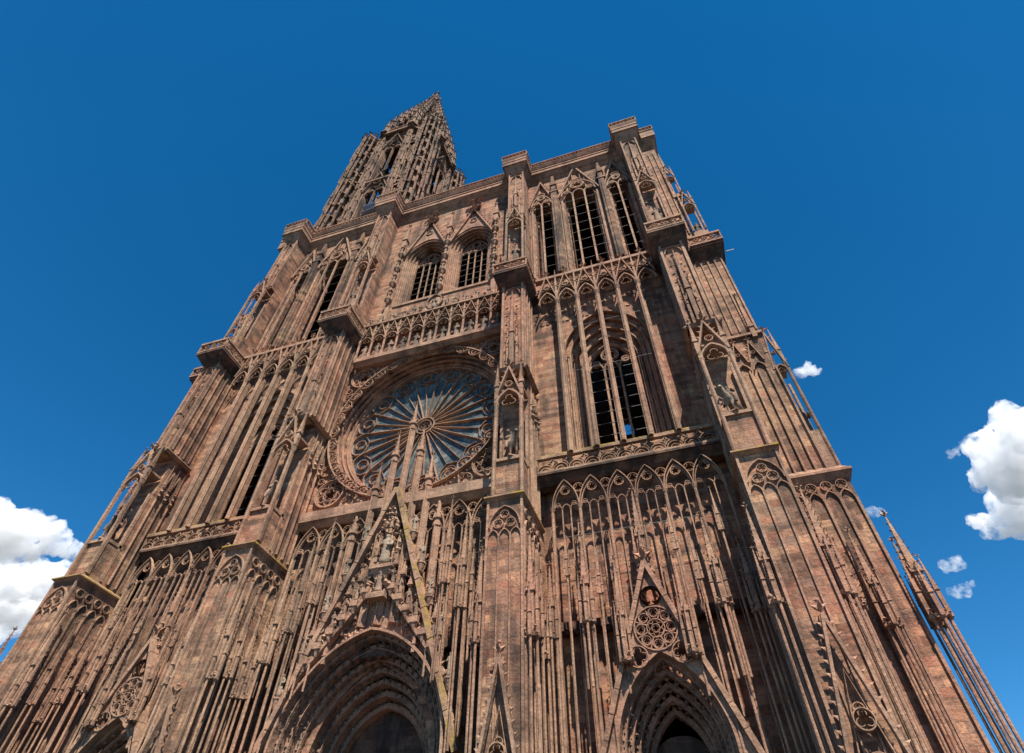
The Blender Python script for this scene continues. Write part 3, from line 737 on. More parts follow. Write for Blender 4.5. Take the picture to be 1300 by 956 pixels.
    gable(b, xc, 1.15, 5.6, 11.4, .14, 3.8, 4.05, .13, 14, .13); b.box(xc-.9, xc+.9, 0, 5.4, 3.5, 3.9); b.rib([(xc-.75, 6), (xc, 9.6), (xc+.75, 6)], .06, 3.6, 3.8)
    foil(b, xc, 6.8, .42, 5, .06, 3.62, 3.82); foil(b, xc, 8.4, .2, 3, .05, 3.62, 3.8); sub(b, 'foot_gable')
    for sx, dd, cap, tip, r in ((-1.22, 3.3, 12.2, 16.5, .24), (1.22, 3.3, 12.2, 17.0, .24), (1.22, 2.3, 12.6, 16.8, .2), (-1.22, 2.3, 12.6, 16.8, .2), (1.2, 1.4, 12.0, 16.0, .2), (-1.2, 1.4, 12.0, 16.0, .2)):
        b = MB(); cluster(b, xc+sx, dd, 0, cap, tip, r); sub(b, 'shaft_pinnacle')
    return bt
for i in range(4): buttress(i)
where = ('on the leftmost buttress', 'on the buttress left of the rose window', 'on the buttress right of the rose window', 'on the right corner buttress')
for i in range(4):
    rider_statue('%s stone rider on horseback in the niche %s' % (('blackened', 'weathered', 'weathered', 'grey')[i], where[i]), CB[i], -2.7, 22.15, .76, ('dark', 'grey', 'grey', 'dark')[i], (.7, .7, .6, -.45)[i], M_PALESTATUE if i == 3 else None)
    statue('robed stone figure in the high niche %s' % where[i], CB[i], -1.95, 44.32, 2.5, 'grey', 0, 'figures in the high niches')

# --- side (flank) buttresses
def flank(s):
    bt = add(MB(), 'flank_buttress', M_WALL)
    def sub(b, name, m=M_TRIM): return b.obj(name, m, bt)
    X = lambda a, c: tuple(sorted((s*a, s*c)))
    b = MB(); b.box(*X(21.36, 24.55), 0, ZA-.1, -2.4, .55); b.box(*X(21.28, 24.0), ZA, 40.2, -2.2, .4)
    b.box(*X(21.28, 22.9), 40.2, 62.6, -2.0, .3); b.box(*X(19.5, 21.4), 0, 63.2, -13.5, -.2); b.box(*X(21.4, 24.5), 0, 40, -13.4, -11.0)
    sub(b, 'pier', M_WALL)
    b = MB(); n = 4
    for k in range(n+1):
        x = s*(21.7+k*.69); b.box(x-.06, x+.06, 0, 17.9, .55, .67)
        x = s*(21.9+k*.5); b.box(x-.05, x+.05, ZA, 27.2, .4, .55); b.box(x-.05, x+.05, 30.8, 39.4, .4, .5)
        if k < n:
            x = s*(22.04+k*.69); b.rib(arch(x, .3, 17.8, .5, 6), .07, .55, .68, False, .3); foil(b, x, 18.6, .27, 3, .05, .55, .66)
            b.rib(arch(s*(22.15+k*.5), .2, 39.2, .4, 5), .05, .4, .52, False, .3)
    for k in range(2):
        x = s*(22.15+k*.9); gable(b, x, .42, 27.9, 29.8, .09, .42, .6, .09, 6, .1); b.rib(arch(x, .36, 27.2, .62, 7), .09, .4, .58, False, .3)
    sub(b, 'blind_tracery')
    b = MB(); b.frustum((*X(21.3, 24.6), ZA-.35, -2.3, .58), (*X(21.3, 24.8), ZA-.03, -2.4, .8)); b.box(*X(21.3, 24.85), ZA-.03, ZA+.1, -2.4, .85)
    b.frustum((*X(21.3, 24.8), ZA+.1, -2.4, .8), (*X(21.3, 24.5), ZA+.5, -2.3, .45)); sub(b, 'ledge'); b = MB(); b.box(*X(21.3, 24.1), 30.3, 30.5, -2.2, .6); sub(b, 'string_course')
    b = MB()                                      # open aedicule at the outer corner
    u0, u1 = X(23.75, 24.6)
    niche(b, u0, u1, ZA+.4, 26.8, 30.4, -1.0, .4, .15); b.box(u0, u1, ZA, 22.2, -1, .35); pinnacle(b, s*23.6, .5, 30, 31, 34.5, .17)
    sub(b, 'corner_canopy')
    b = MB(); b.frustum((*X(21.3, 24.0), 39.6, -2.2, .42), (*X(21.3, 24.35), 40.5, -2.4, 1.1)); b.box(*X(21.9, 24.45), 40.5, 40.75, -2.5, 1.2); sub(b, 'balcony_corbel', M_BACK)
    b = MB(); u0, u1 = X(22.0, 24.5); balustrade(b, u0, u1, 40.75, ZB, 4, 1.15, 1.3); b.box(u0, u1, ZB, ZB+.08, 1.1, 1.35)
    q = MB(right_face(24.5) if s > 0 else left_face(-24.5)); balustrade(q, -1.2, 2.4, 40.75, ZB, 5, -.12, 0)
    o = len(b.v); b.v += q.v; b.f += [[t+o for t in fc] for fc in q.f]; sub(b, 'balcony_parapet')
    b = MB(); u0, u1 = X(22.9, 24.0); b.box(u0, u1, 40.7, 43.9, -1.4, .5); niche(b, u0, u1, 43.9, 47.8, 50.6, -.6, .6, .13); b.box(*X(23.9, 24.02), 43.9, 52, -.5, -.38)
    u0, u1 = X(22.6, 23.5); niche(b, u0, u1, 50.9, 54.0, 56.6, -.3, .5, .11); b.box(u0, u1, 50.4, 50.9, -.6, .5); b.box(*X(22.8, 23.0), 50, 60, -.1, .1)
    for k in range(3): x = s*(21.6+k*.5); b.box(x-.05, x+.05, 44, 61, .3, .42)
    pinnacle(b, s*23.1, .1, 56, 57.5, 61, .14); sub(b, 'upper_canopy')
    b = MB(); b.frustum((*X(21.3, 22.9), 62.2, -2, .32), (*X(21.3, 23.3), 63.6, -2, 1.1)); b.box(*X(21.95, 23.42), 63.6, 65.1, -2, 1.22); sub(b, 'crowning_cornice')
    b = MB(); u0, u1 = X(21.98, 23.46); balustrade(b, u0, u1, 65.1, 66, 4, 1.15, 1.28); q = MB(right_face(23.46) if s > 0 else left_face(-23.46)); balustrade(q, -1.2, 2.0, 65.1, 66, 7, -.12, 0)
    o = len(b.v); b.v += q.v; b.f += [[t+o for t in fc] for fc in q.f]; sub(b, 'crowning_parapet')
    for x, dd, cap, tip, r in ((22.25, 1.0, 12.7, 18.0, .26), (23.3, 1.0, 11.8, 15.9, .22), (25.05, .95, 11.9, 16.4, .27), (25.05, 0.2, 11.9, 15.6, .2)):
        b = MB(); cluster(b, s*x, dd, 0, cap, tip, r); sub(b, 'shaft_pinnacle')
    if s < 0: b = MB(); cluster(b, -26.35, 1.0, 0, 12.6, 17.9, .24); sub(b, 'shaft_pinnacle')
    if s > 0:
        b = MB(); b.box(24.4, 25.0, 39.7, 39.75, .7, .75); sub(b, 'iron_rod', M_IRON)
for s in (-1, 1): flank(s)
for s, nm in ((-1, 'left'), (1, 'right')):
    statue('dark stone figure under the open corner canopy at the far %s edge, lower one' % nm, s*24.18, .3, 22.2, 2.2, 'dark')
    statue('dark stone figure under the open corner canopy at the far %s edge, upper one' % nm, s*23.45, 0, 43.9, 2.0, 'dark')

# --- crowning cornice between the buttresses
for u0, u1 in ((-18.95, -9.45), (-6.55, 6.55), (9.45, 18.95)):
    b = MB(); b.frustum((u0-.6, u1+.6, 62.6, -.3, .02), (u0-.6, u1+.6, 62.9, -.3, .28)); b.box(u0-.6, u1+.6, 62.9, 63.1, -.3, .2); b.frustum((u0-.6, u1+.6, 63.1, -.3, .24), (u0-.6, u1+.6, 63.6, -.3, .72)); b.box(u0, u1, 63.6, 63.75, -.3, .8); b.box(u0, u1, 63.75, 64.4, -.3, .7); b.box(u0, u1, 64.4, 64.7, -.3, .78)
    for k in range(int((u1-u0)/.55)): b.blob(u0+.3+k*.55, 63.0, .26, .14)
    b.frustum((u0, u1, 64.7, -.3, .85), (u0, u1, 65.1, -.3, 1.05)); add(b, 'main_cornice')
    b = MB(); balustrade(b, u0, u1, 65.1, 66.0, int((u1-u0)/.42), .82, .96); add(b, 'main_parapet')
b = MB(); b.box(-21.5, 21.5, 63.2, 64.4, -13.5, -.31); add(b, 'platform', M_BACK)

# --- portals
def portal(uc, a, zs, rise, gz0, gz1, ga, name, big):
    pt = add(MB(), 'portal', M_TRIM)
    def sub(b, n_, m=M_TRIM): return b.obj(n_, m, pt)
    n = 7 if big else 5
    b = MB()
    for k in range(n):
        t = a-k*(.3 if big else .2); d = .5-.42*k
        b.rib(arch(uc, t, zs-.05*k, rise*t/a, 12, 0), .3 if big else .2, d-.45, d, False, .15)
        b.rib(arch(uc, t-.12, zs-.05*k, rise*t/a-.1, 12, 0), .08, d-.1, d+.06, False, .5)
    sub(b, 'archivolt')
    b = MB()
    for k in range(n):
        t = a-k*(.3 if big else .2)-.05; d = .44-.42*k; P = arch(uc, t, zs, rise*t/a, 14 if big else 9)
        for u, z in P:
            b.blob(u, z, d, .15 if big else .1, 1.9); b.blob(u, z+.2, d+.06, .1 if big else .06); b.blob(u, z-.25, d-.1, .13, .6)
    sub(b, 'carved_figures', M_DARKSTATUE if big else M_GREY)
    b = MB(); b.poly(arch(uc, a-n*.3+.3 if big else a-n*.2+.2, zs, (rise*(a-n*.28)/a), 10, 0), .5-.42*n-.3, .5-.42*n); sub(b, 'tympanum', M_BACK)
    # gable
    sl = (gz1-gz0)/ga
    b = MB(); 
    inner = [p for p in arch(uc, a+.2, zs, rise*(a+.2)/a, 12)]
    if not big:
        hl = [circ(14.2*(1 if uc > 0 else -1), 12.95, .92, 24)[::-1], circ(uc, 14.36, .42, 16)[::-1], circ(uc-.95, 11.85, .42, 16)[::-1], circ(uc+.95, 11.85, .42, 16)[::-1]]
        out = [(uc-ga, gz0), (uc-a-.3, gz0)]+[(p[0], p[1]) for p in arch(uc, a+.1, zs, rise+.12, 10) if p[1] > gz0]+[(uc+a+.3, gz0), (uc+ga, gz0), (uc, gz1)]
        b.holed(out[::-1], hl, .72, .9)
        sub(b, 'gable_panel', M_TRIM)
        b = MB(); foil(b, uc, 12.95, .98, 8, .09, .78, 1.0); foil(b, uc, 12.95, .42, 6, .06, .8, .95); foil(b, uc, 12.95, .2, 4, .04, .82, .93)
        for q in range(8): aa = PI/2+q*PI/4; foil(b, uc+.66*math.cos(aa), 12.95+.66*math.sin(aa), .2, 3, .04, .8, .94); b.rib([(uc+.4*math.cos(aa+PI/8), 12.95+.4*math.sin(aa+PI/8)), (uc+.9*math.cos(aa+PI/8), 12.95+.9*math.sin(aa+PI/8))], .05, .8, .96); foil(b, uc, 14.36, .47, 3, .07, .78, 1.0)
        for s in (-1, 1): foil(b, uc+s*.95, 11.85, .47, 4, .07, .78, 1.0)
        sub(b, 'gable_tracery')
    ww = .3 if big else .24
    for sd_ in (-1, 1):
        b = MB(); e = .002*(sd_+1); tk = 9
        for k in range(tk):                       # coping stones with open joints
            p = lambda t: (uc+sd_*ga*(1-t), gz0+(gz1-gz0)*t)
            q = random.uniform(-.012, .012)
            b.rib([p(k/tk), p((k+1)/tk-.0035)], ww+q, .62+e, 1.15+e+q, False, .1)
        b.rib([p(0), p(.995)], ww*.7, .6+e, 1.09+e, False, .1)
        for k in range(1, 24):
            t = k/24; b.leaf(uc+sd_*(ga*(1-t)-ww*.5), gz0+(gz1-gz0)*t-.1, .8, -sd_, .2, .16 if big else .07)
        if big: 
            for k in range(1, 12): t = k/12; b.leaf(uc+sd_*(ga*(1-t)+ww*.5), gz0+(gz1-gz0)*t, .9, sd_, .2, .09)
        if not big and sd_ > 0: b.finial(uc, gz1+.1, .9, .2)
        sub(b, 'gable_coping', M_LICHEN if big and sd_ > 0 else M_TRIM)
    b = MB(); b.rib(arch(uc, a+.12, zs, rise+.14, 14, 0), .2, .45, .95, False, .4); sub(b, 'outer_arch')
    return pt
for s in (-1, 1): portal(s*14.2, 2.15, 8.3, 3.6, 8.0, 16.0, 3.0, 'side', False)
pt = portal(0, 4.3, 9.4, 5.2, 9.0, 23.3, 5.15, 'main', True)
b = MB()                                          # openwork inside the great gable
for k in range(-6, 7):
    x = k*.62; zt = 22.4-abs(x)*2.78; zb_ = max(14.6-abs(x)*.25-(abs(x)/4.3)**3*1.2, 10)+1.9
    zb_ = 17.0-abs(x)*1.25
    if zt-zb_ > 1:
        b.box(x-.07, x+.07, zb_, zt-.5, .55, .8); b.rib(arch(x+.31*(1 if x > 0 else -1), .27, zt-1.6, .5, 5), .06, .6, .78)
        pinnacle(b, x, .85, zt-2.2, zt-1.8, zt-.6, .1, True, False)
ap_ = [p for p in arch(0, 4.4, 9.4, 5.32, 12) if p[1] > 11.9]
b.poly([(-4.35, 12.0), (0, 17.2), (4.35, 12.0)]+ap_[::-1], .3, .5)
for k in range(90):
    t = random.random(); x = random.choice((-1, 1))*3.9*t; zl = 9.4+5.5*math.sqrt(max(0, 1-(abs(x)/4.55)**1.6)); zh = 17-1.2*abs(x)
    b.blob(x, zl+(zh-zl)*random.random(), random.uniform(.5, .66), random.uniform(.08, .18), 1.4)
b.rib([(-4.3, 12.1), (-.15, 17.2)], .2, .6, 1.0, False, .2); b.rib([(4.3, 12.1), (.15, 17.2)], .2, .604, 1.004, False, .2)
for s in (-1, 1):
    for k in range(14): t = k/14; b.leaf(s*(4.3-4.1*t), 12.2+5.0*t, .9, s, .2, .18)
    for k in range(26):
        t = random.random(); x = s*4.6*(1-t); b.blob(x*.93, 12.2+10*t*.55+random.uniform(0, 1.1)*(1-t), random.uniform(.6, .85), random.uniform(.1, .2))
b.box(-.55, .55, 16.2, 16.5, .5, 1.3); b.box(-.7, .7, 17.9, 18.1, .5, 1.25); b.frustum((-.3, .3, 17.2, .5, .9), (-.65, .65, 17.9, .5, 1.2))
for k in range(30): b.blob(random.uniform(-.7, .7), random.uniform(20.1, 21.9)-.0, random.uniform(.7, 1.0), random.uniform(.1, .2))
for k in range(16): b.blob(random.uniform(-.8, .8), random.uniform(16.5, 17.8), random.uniform(.9, 1.1), .18)
for k in range(170):                               # crockets, leaves and small beasts of the openwork
    t = random.random()**.8; sgn = random.choice((-1, 1)); x = sgn*random.uniform(0, 1)*4.0*(1-t); z = 14.8+7.0*t-abs(x)*.35
    if z < 22.6-abs(x)*2.78 and z > 17.3-abs(x)*1.2: b.blob(x, z, random.uniform(.55, .95), random.uniform(.07, .17), 1.5)
for sgn in (-1, 1):
    for k in range(6):
        x = sgn*(.75+k*.55); z = 17.9-abs(x)*1.2; b.box(x-.22, x+.22, z-.35, z-.05, .6, 1.15); b.shaft(x, .95, z-.7, z-.3, .08, .22, 6); pinnacle(b, x, .9, z+1.0, z+1.1, z+1.9, .13)
b.obj('gable_openwork', M_TRIM, pt)
for sgn, nm in ((-1, 'left'), (1, 'right')):
    for k in range(6):
        x = sgn*(.75+k*.55); statue('little stone figure on the %s step of the inner gable, %s from the middle' % (nm, ordn[k]), x, -.98, 17.85-abs(x)*1.2, .95, 'grey', random.uniform(-.4, .4), 'figures on the steps of the inner gable')
for k, (x, z, h) in enumerate(((-2.79, 16.5, 23.0), (-1.86, 20.3, 26.0), (-.93, 22.0, 28.5), (0, 24.6, 31.1), (.93, 22.0, 28.5), (1.86, 20.3, 26.0), (2.79, 16.5, 23.0))):
    b = MB(); zc = h-2.6
    b.shaft(x, .55, 15.0, zc, .24, .21, 8, PI/8); b.shaft(x, .55, zc-.1, zc+.12, .27, .27, 8, PI/8); b.shaft(x, .82, 15.0, zc-.2, .05); b.shaft(x+.24, .6, 15.0, zc-.2, .05)
    pinnacle(b, x, .55, zc, zc+.45, h-.25, .2, True, True, False); b.obj('needle_pinnacle', M_TRIM, pt)
statue('crowned seated pale figure at the heart of the great portal gable', .0, -1.0, 18.1, 2.0, 'pale', 0, None, 0, 1.25)
statue('seated figure with lion throne below the crowned one in the great gable', 0, -1.05, 16.5, 1.3, 'grey', 0, None, 2, 1.3)
for s, nm in ((-1, 'left'), (1, 'right')):
    for k in range(5):
        t = .2+k*.14; x = s*5.3*(1-t)+s*.3; z = 9+14.3*t
        bb = MB(); bb.shaft(x, .95, z-.45, z, .08, .24, 8); bb.shaft(x, .95, z, z+.08, .26); bb.obj('corbel', M_TRIM, pt)
        statue('small pale musician figure on the %s slope of the great gable, %s from the bottom' % (nm, ordn[k]), x, -.95, z+.08, 1.15, 'pale', 0, 'musicians on the slopes of the great gable')

# --- free pinnacles on shafts before the screens
sp = [(11.3, 13.4, 17.7, .24), (14.2, 15.6, 20.3, .27), (17.3, 13.4, 17.7, .24), (9.6, 12.9, 16.4, .2), (12.8, 11.6, 16.2, .2), (15.6, 11.6, 15.8, .2), (18.6, 12.9, 16.2, .2)]
for s in (-1, 1):
    for x, cap, tip, r in sp:
        b = MB(); cluster(b, s*x, 1.25 if x != 14.2 else .62, 0 if abs(x-14.2) > 3.2 else 16.2-abs(x-14.2)*8/3 if x == 14.2 else 13.6-abs(x-14.2), cap, tip, r); add(b, 'shaft_pinnacle')
    for x, cap, tip, r in ((5.9, 13.6, 18.4, .24), (4.9, 15, 20.4, .22), (3.9, 16.4, 21.6, .2), (6.4, 12, 15.5, .2)):
        b = MB(); cluster(b, s*x, 1.1, 0 if x > 5.2 else 22.6-x*2.78, cap if x > 5.2 else max(cap, 23.4-x*2.78), tip, r); add(b, 'shaft_pinnacle')

for s in (-1, 1):
    for k in range(1, 13):
        x = 9.75+k*.77-.1; f_ = foot(x)
        if abs(x-14.2) < 1.2: continue
        zc_ = max(f_+1.4, 14.2+1.1*(k % 3)+(.6 if k % 2 else 0)); b = MB()
        b.shaft(s*x, .95, max(0, f_-.6) if f_ > 3 else 0, zc_, .055); b.blob(s*x, zc_, .95, .13)
        pinnacle(b, s*x, .95, zc_, zc_+.9, zc_+2.4, .085); pinnacle(b, s*x-.12, 1.02, zc_, zc_+.4, zc_+1.3, .05, True, False); pinnacle(b, s*x+.12, 1.02, zc_, zc_+.4, zc_+1.3, .05, True, False)
        add(b, 'slim_pinnacle')
    for k in range(5):
        x = 3.2+k*.72; zc_ = max(15.5, 24.4-x*2.78)+.4*(k % 2); b = MB(); b.shaft(s*x, .95, zc_-3.4, zc_, .055); pinnacle(b, s*x, .95, zc_, zc_+.9, zc_+2.4, .085); b.blob(s*x, zc_, .95, .13); add(b, 'slim_pinnacle')

# ------------------------------------------------------------------ north tower and spire
TX, TY = -14.2, 6.8
tw = add(MB(), 'octagon_tower', M_TOWER)
def tsub(b, n_, m=M_TTRIM): return b.obj(n_, m, tw)
ro = 6.3; n8 = 8
for k in range(8):                                  # eight walls, each with a tall window
    a = -PI/2+k*PI/4; nx, ny = math.cos(a), math.sin(a); hw = ro*math.sin(PI/8); ap = ro*math.cos(PI/8)
    fr = ((TX+nx*ap, TY+ny*ap, 0), (-ny, nx), (nx, ny))
    b = MB(fr); b.holed([(-hw, 64.4), (hw, 64.4), (hw, 101), (-hw, 101)], [arch(0, hw*.62, 78, 3.2, 8, 69)[::-1], arch(0, hw*.62, 94, 3.2, 8, 83)[::-1]], -.9, 0)
    tsub(b, 'octagon_wall', M_TOWER)
    b = MB(fr)
    for z0, zs in ((69, 78), (83, 94)):
        tracery(b, 0, hw*.62, zs, 3.2, 2, z0, .16, -.3, .1, .16); gable(b, 0, hw*.8, zs+.5, zs+6, .2, .05, .4, .3, 8, .3)
        for s in (-1, 1): b.shaft(s*hw*.72, .15, z0-2, zs, .14)
    b.box(-hw, hw, 81.2, 81.6, 0, .5); b.box(-hw*1.05, hw*1.05, 100.4, 101, 0, .8)
    balustrade(b, -hw, hw, 101, 102.2, 6, .5, .65)
    for s in (-1, 1):
        pinnacle(b, s*hw, .25, 64.4, 98, 103.5, .3)
        for z in (66, 72.5, 79, 85.5, 92): pinnacle(b, s*hw*.86, .35, z, z+3.2, z+6.2, .17); pinnacle(b, s*hw, .6, z+1, z+4.2, z+7.2, .15)
    for k in range(60): b.blob(random.uniform(-hw, hw), random.uniform(95.5, 100.4), .1, random.uniform(.15, .3)); b.blob(random.uniform(-hw, hw), random.uniform(80.5, 82.5), .3, .2)
    tsub(b, 'octagon_window')
for sx in (-1, 1):
    for sy in (-1, 1):                              # open stair turrets
        cx, cy = TX+sx*5.75, TY+sy*5.2
        b = MB(at(cx, cy))
        for k in range(12):
            a = k*PI/6+.2; b.shaft(1.6*math.cos(a), 1.6*math.sin(a), 64.4, 101.5, .16, None, 6)
            for z in range(66, 101, 3): b.blob(1.65*math.cos(a), z+random.random(), 1.65*math.sin(a), .24)
        b.shaft(0, 0, 64.4, 101, .95, .9, 8)
        for k in range(150):                        # winding stair
            a = k*.42; z = 65+k*.24
            i = [b.P(0, z, 0), b.P(1.5*math.cos(a), z, 1.5*math.sin(a)), b.P(1.5*math.cos(a+.5), z, 1.5*math.sin(a+.5)), b.P(0, z+.2, 0), b.P(1.5*math.cos(a), z+.2, 1.5*math.sin(a)), b.P(1.5*math.cos(a+.5), z+.2, 1.5*math.sin(a+.5))]
            b.f += [[i[0], i[2], i[1]], [i[3], i[4], i[5]], [i[1], i[2], i[5], i[4]], [i[0], i[1], i[4], i[3]], [i[0], i[3], i[5], i[2]]]
        for z in (66, 84): b.shaft(0, 0, z, z+.25, 1.7, 1.75, 6, .2)
        b.shaft(0, 0, 100.6, 101.3, 1.5, 1.95, 6, .2); b.shaft(0, 0, 101.3, 101.7, 1.9, 1.9, 6, .2)
        for k in range(12): a = k*PI/6+.2; b.finial(1.8*math.cos(a), 101.9, 1.8*math.sin(a), .2); b.blob(1.5*math.cos(a), 99.6, 1.5*math.sin(a), .35)
        for k in range(12):
            a = k*PI/6+.2
            for z in (66, 75, 84, 92): pinnacle(b, 1.8*math.cos(a), 1.8*math.sin(a), z+k%2*3, z+4+k%2*3, z+7+k%2*3, .13, True, False)
        ux, uy = -sx*.74, sy*.67       # bridge to the octagon
        for z in (72, 80, 88, 96, 100.6): b.rib([(0, z), (-sx*3.2, z+.4)], .5, -.4-0*sy, .4)
        tsub(b, 'stair_turret')
spire = add(MB(), 'spire', M_TTRIM)
prof = [(101.2, 6.7), (106.5, 5.9), (112, 4.9), (117, 3.9), (122, 2.95), (127, 1.95), (131, 1.3)]
def rad(z):
    for (z0, r0), (z1, r1) in zip(prof, prof[1:]):
        if z <= z1: return r0+(r1-r0)*(z-z0)/(z1-z0)
    return prof[-1][1]
b = MB(at(TX, TY))
for (z0, r0), (z1, r1) in zip(prof, prof[1:]):
    b.shaft(0, 0, z0, z1+.02, r0*.64, r1*.64, 8, PI/8)
b.obj('spire_core', M_TOWER, spire)
for k in range(8):                                  # stepped ribs with little turrets
    a = PI/8+k*PI/4; b = MB(at(TX, TY))
    z = 101.2; j = 0
    while z < 130:
        r = rad(z)+.25; h = 5.0*(1-.45*(z-101)/30); rt = .36+.5*(r/6.7)*.5
        ca, sa = math.cos(a), math.sin(a)
        for off, sc in ((0, 1), (-.16, .85), (.16, .85)):
            aa = a+off*(4/ (r+2)); x, y = (r-.3*abs(off)*5)*math.cos(aa), (r-.3*abs(off)*5)*math.sin(aa)
            pinnacle(b, x, y, z-.6, z+h*.62*sc, z+h*1.3*sc, rt*.5*sc, True, True, False)
        b.shaft(ca*(r-.55), sa*(r-.55), z-.4, z+h*.9, rt*.9, rt*.8, 6)
        b.shaft(ca*(r-.2), sa*(r-.2), z-.15, z+.1, rt*1.5, rt*1.5, 6)
        z += h*.86; j += 1
    b.obj('stepped_rib', M_TTRIM, spire)
b = MB(at(TX, TY))
for q in range(7):
    z = 102+q*4.2; r = rad(z)*.8
    for k in range(8):
        a0 = k*PI/4; 
        for t in (-.25, 0, .25):
            pinnacle(b, r*math.cos(a0+t*.9), r*math.sin(a0+t*.9), z-1.5, z+1.4, z+3.2, .17, True, False)
            b.blob(r*1.02*math.cos(a0+t), z, r*1.02*math.sin(a0+t), .35)
    b.shaft(0, 0, z-.1, z+.08, r*.98, r*.98, 8, PI/8)
b.obj('spire_tracery', M_TTRIM, spire)
b = MB(at(TX, TY))
b.shaft(0, 0, 130.8, 131.4, 1.45, 1.6, 8, PI/8)
for k in range(8): a = k*PI/4; b.shaft(1.05*math.cos(a), 1.05*math.sin(a), 131.4, 135, .18, None, 6); b.finial(1.4*math.cos(a), 131.7, 1.4*math.sin(a), .3)
b.shaft(0, 0, 131.4, 135, .5, .45, 8); b.shaft(0, 0, 135, 135.7, 1.05, 1.35, 8, PI/8)
for k in range(8): a = k*PI/4; pinnacle(b, 1.2*math.cos(a), 1.2*math.sin(a), 135.5, 136, 137.6, .14)
b.shaft(0, 0, 135.7, 138.6, .7, .3, 8, PI/8); b.shaft(0, 0, 138.4, 138.8, .55, .55, 8); b.shaft(0, 0, 138.8, 141.2, .28, .14, 8)
for z in (139.3, 140.4):
    for k in range(4): a = k*PI/2+.3; b.leaf(.2*math.cos(a), z, .2*math.sin(a), math.cos(a), math.sin(a), .4)
b.blob(0, 141.4, 0, .38); b.box(-.05, .05, 141.4, 143, -.05, .05); b.box(-.45, .45, 142.1, 142.2, -.05, .05)
b.obj('lantern', M_TTRIM, spire)

# ------------------------------------------------------------------ shelter on the platform
t = thing('metal_shelter', 'grey-blue sheet metal shelter on the platform beside the tower foot', 'shelter', (-11.3, .6, 64.4))
b = MB(at(0, 0))
for x in (-1.2, 0, 1.2):
    for dd in (-.8, .9): b.box(x-.05, x+.05, 0, 3.4, dd-.05, dd+.05)
b.rib([(-1.2, .6), (0, 3.2)], .07, .88, .94); b.rib([(1.2, .6), (0, 3.2)], .07, .88, .94)
b.obj('frame', M_IRON, t)
for z in (3.4, 5.0):
    b = MB(at(0, 0)); b.poly([(-1.7, z), (1.6, z+.5), (1.6, z+.62), (-1.7, z+.12)], -1.3, 1.5); b.obj('roof_sheet', M_SHEET, t)
b = MB(at(0, 0)); b.box(-.08, .08, 3.4, 5.3, -.08, .08); b.obj('mast', M_IRON, t)

# ------------------------------------------------------------------ clouds: lumpy bodies of real vapour about a kilometre up
def cloud_mat(name, dens, thr):
    m = bpy.data.materials.new(name); m.use_nodes = True; nt = m.node_tree; nt.nodes.clear()
    out = nt.nodes.new('ShaderNodeOutputMaterial'); v = nt.nodes.new('ShaderNodeVolumePrincipled'); nt.links.new(v.outputs[0], out.inputs['Volume'])
    v.inputs['Color'].default_value = (1, 1, 1, 1); v.inputs['Anisotropy'].default_value = .3
    g = nt.nodes.new('ShaderNodeNewGeometry')
    n = noise(nt, g.outputs['Position'], 1/38, 9, .7)
    mr = nt.nodes.new('ShaderNodeMapRange'); mr.inputs[1].default_value = thr; mr.inputs[2].default_value = thr+.2; mr.inputs[3].default_value = 0; mr.inputs[4].default_value = dens
    nt.links.new(n, mr.inputs[0]); nt.links.new(mr.outputs[0], v.inputs['Density'])
    return m
M_CLOUD = cloud_mat('cloud_vapour', .085, .43); M_WISP = cloud_mat('thin_cloud_vapour', .05, .45)
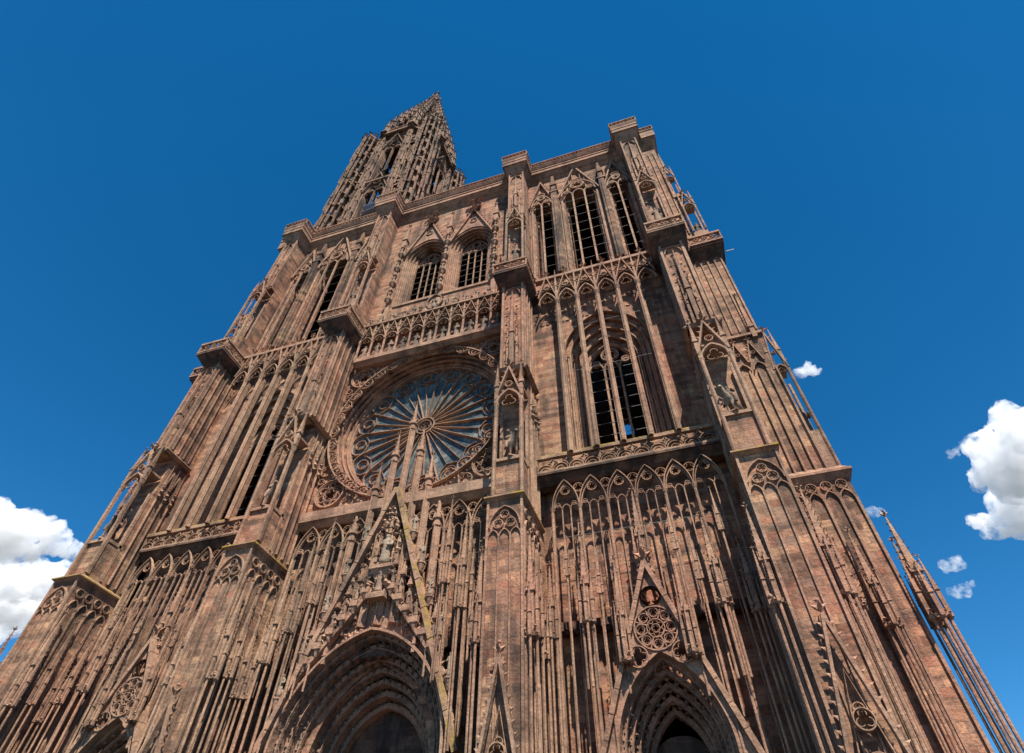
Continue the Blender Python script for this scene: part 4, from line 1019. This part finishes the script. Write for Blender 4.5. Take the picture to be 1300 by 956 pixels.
def cloud(balls, label, m, vox):
    bm = bmesh.new(); cx = sum(q[0] for q in balls)/len(balls); cy = sum(q[1] for q in balls)/len(balls); cz = 1000
    for x, y, z, r in balls:
        for k in range(9):
            rr = r*random.uniform(.35, .75) if k else r*.8; a = random.uniform(0, 2*PI); q = (r-rr*.7) if k else 0
            bmesh.ops.create_icosphere(bm, subdivisions=3, radius=rr, matrix=Matrix.Translation((x-cx+q*math.cos(a), y-cy+q*math.sin(a), z-cz+q*random.uniform(-.7, .7))))
    me = bpy.data.meshes.new('cloud'); bm.to_mesh(me); bm.free(); o = bpy.data.objects.new('cloud', me); C.objects.link(o); o.location = (cx, cy, cz)
    rm = o.modifiers.new('r', 'REMESH'); rm.mode = 'VOXEL'; rm.voxel_size = vox
    for sc_, st in ((vox*15, vox*9), (vox*7, vox*6), (vox*3, vox*2.6)):
        tx = bpy.data.textures.new('puffs', 'CLOUDS'); tx.noise_scale = sc_; tx.noise_depth = 4
        dm = o.modifiers.new('d', 'DISPLACE'); dm.texture = tx; dm.strength = st; dm.mid_level = .5; dm.texture_coords = 'GLOBAL'
    dg = bpy.context.evaluated_depsgraph_get(); dg.update(); nm = bpy.data.meshes.new_from_object(o.evaluated_get(dg)); o.modifiers.clear(); o.data = nm; nm.materials.clear(); nm.materials.append(m)
    o['label'] = label; o['category'] = 'cloud'
    return o
cloud([(905, 1546, 1002, 92), (960, 1512, 1002, 116), (868, 1645, 1002, 46), (965, 1652, 1002, 90), (985, 1875, 1002, 66), (925, 1915, 1002, 42), (1044, 1839, 1002, 110), (872, 1880, 1002, 26)], 'large white heaped cloud at the right edge of the sky', M_CLOUD, 4)
cloud([(829, 2121, 1002, 29), (854, 2113, 1002, 23)], 'small round cloud just below the large one on the right', M_WISP, 3)
cloud([(883, 2346, 1002, 22), (904, 2323, 1002, 23), (927, 2295, 1002, 16)], 'small slanting wisp of cloud, lowest on the right', M_WISP, 3)
cloud([(751, 1495, 1002, 13), (761, 1492, 1002, 13)], 'tiny puff of cloud left of the large one on the right', M_WISP, 2)
cloud([(369, 1061, 1002, 15), (387, 1064, 1002, 17), (406, 1075, 1002, 11)], 'tiny white cloud touching the right corner canopy of the cathedral', M_CLOUD, 2)
cloud([(573, 1732, 1002, 17), (594, 1726, 1002, 12)], 'tiny faint cloud beside the right flank buttress', M_WISP, 2)
cloud([(-1968, 1019, 1002, 69), (-1909, 1038, 1002, 59), (-1911, 1118, 1002, 51), (-2056, 1011, 1002, 85), (-1913, 1192, 1002, 31), (-2029, 1106, 1002, 77)], 'white heaped cloud at the left edge, upper of two', M_CLOUD, 4)
cloud([(-2194, 1296, 1002, 77), (-2123, 1347, 1002, 78), (-2426, 1375, 1002, 116), (-2350, 1463, 1002, 88), (-2020, 1349, 1002, 39), (-2743, 1552, 1002, 125), (-2532, 1544, 1002, 61)], 'wide greyish cloud bank at the left edge, lower of two', M_CLOUD, 6)
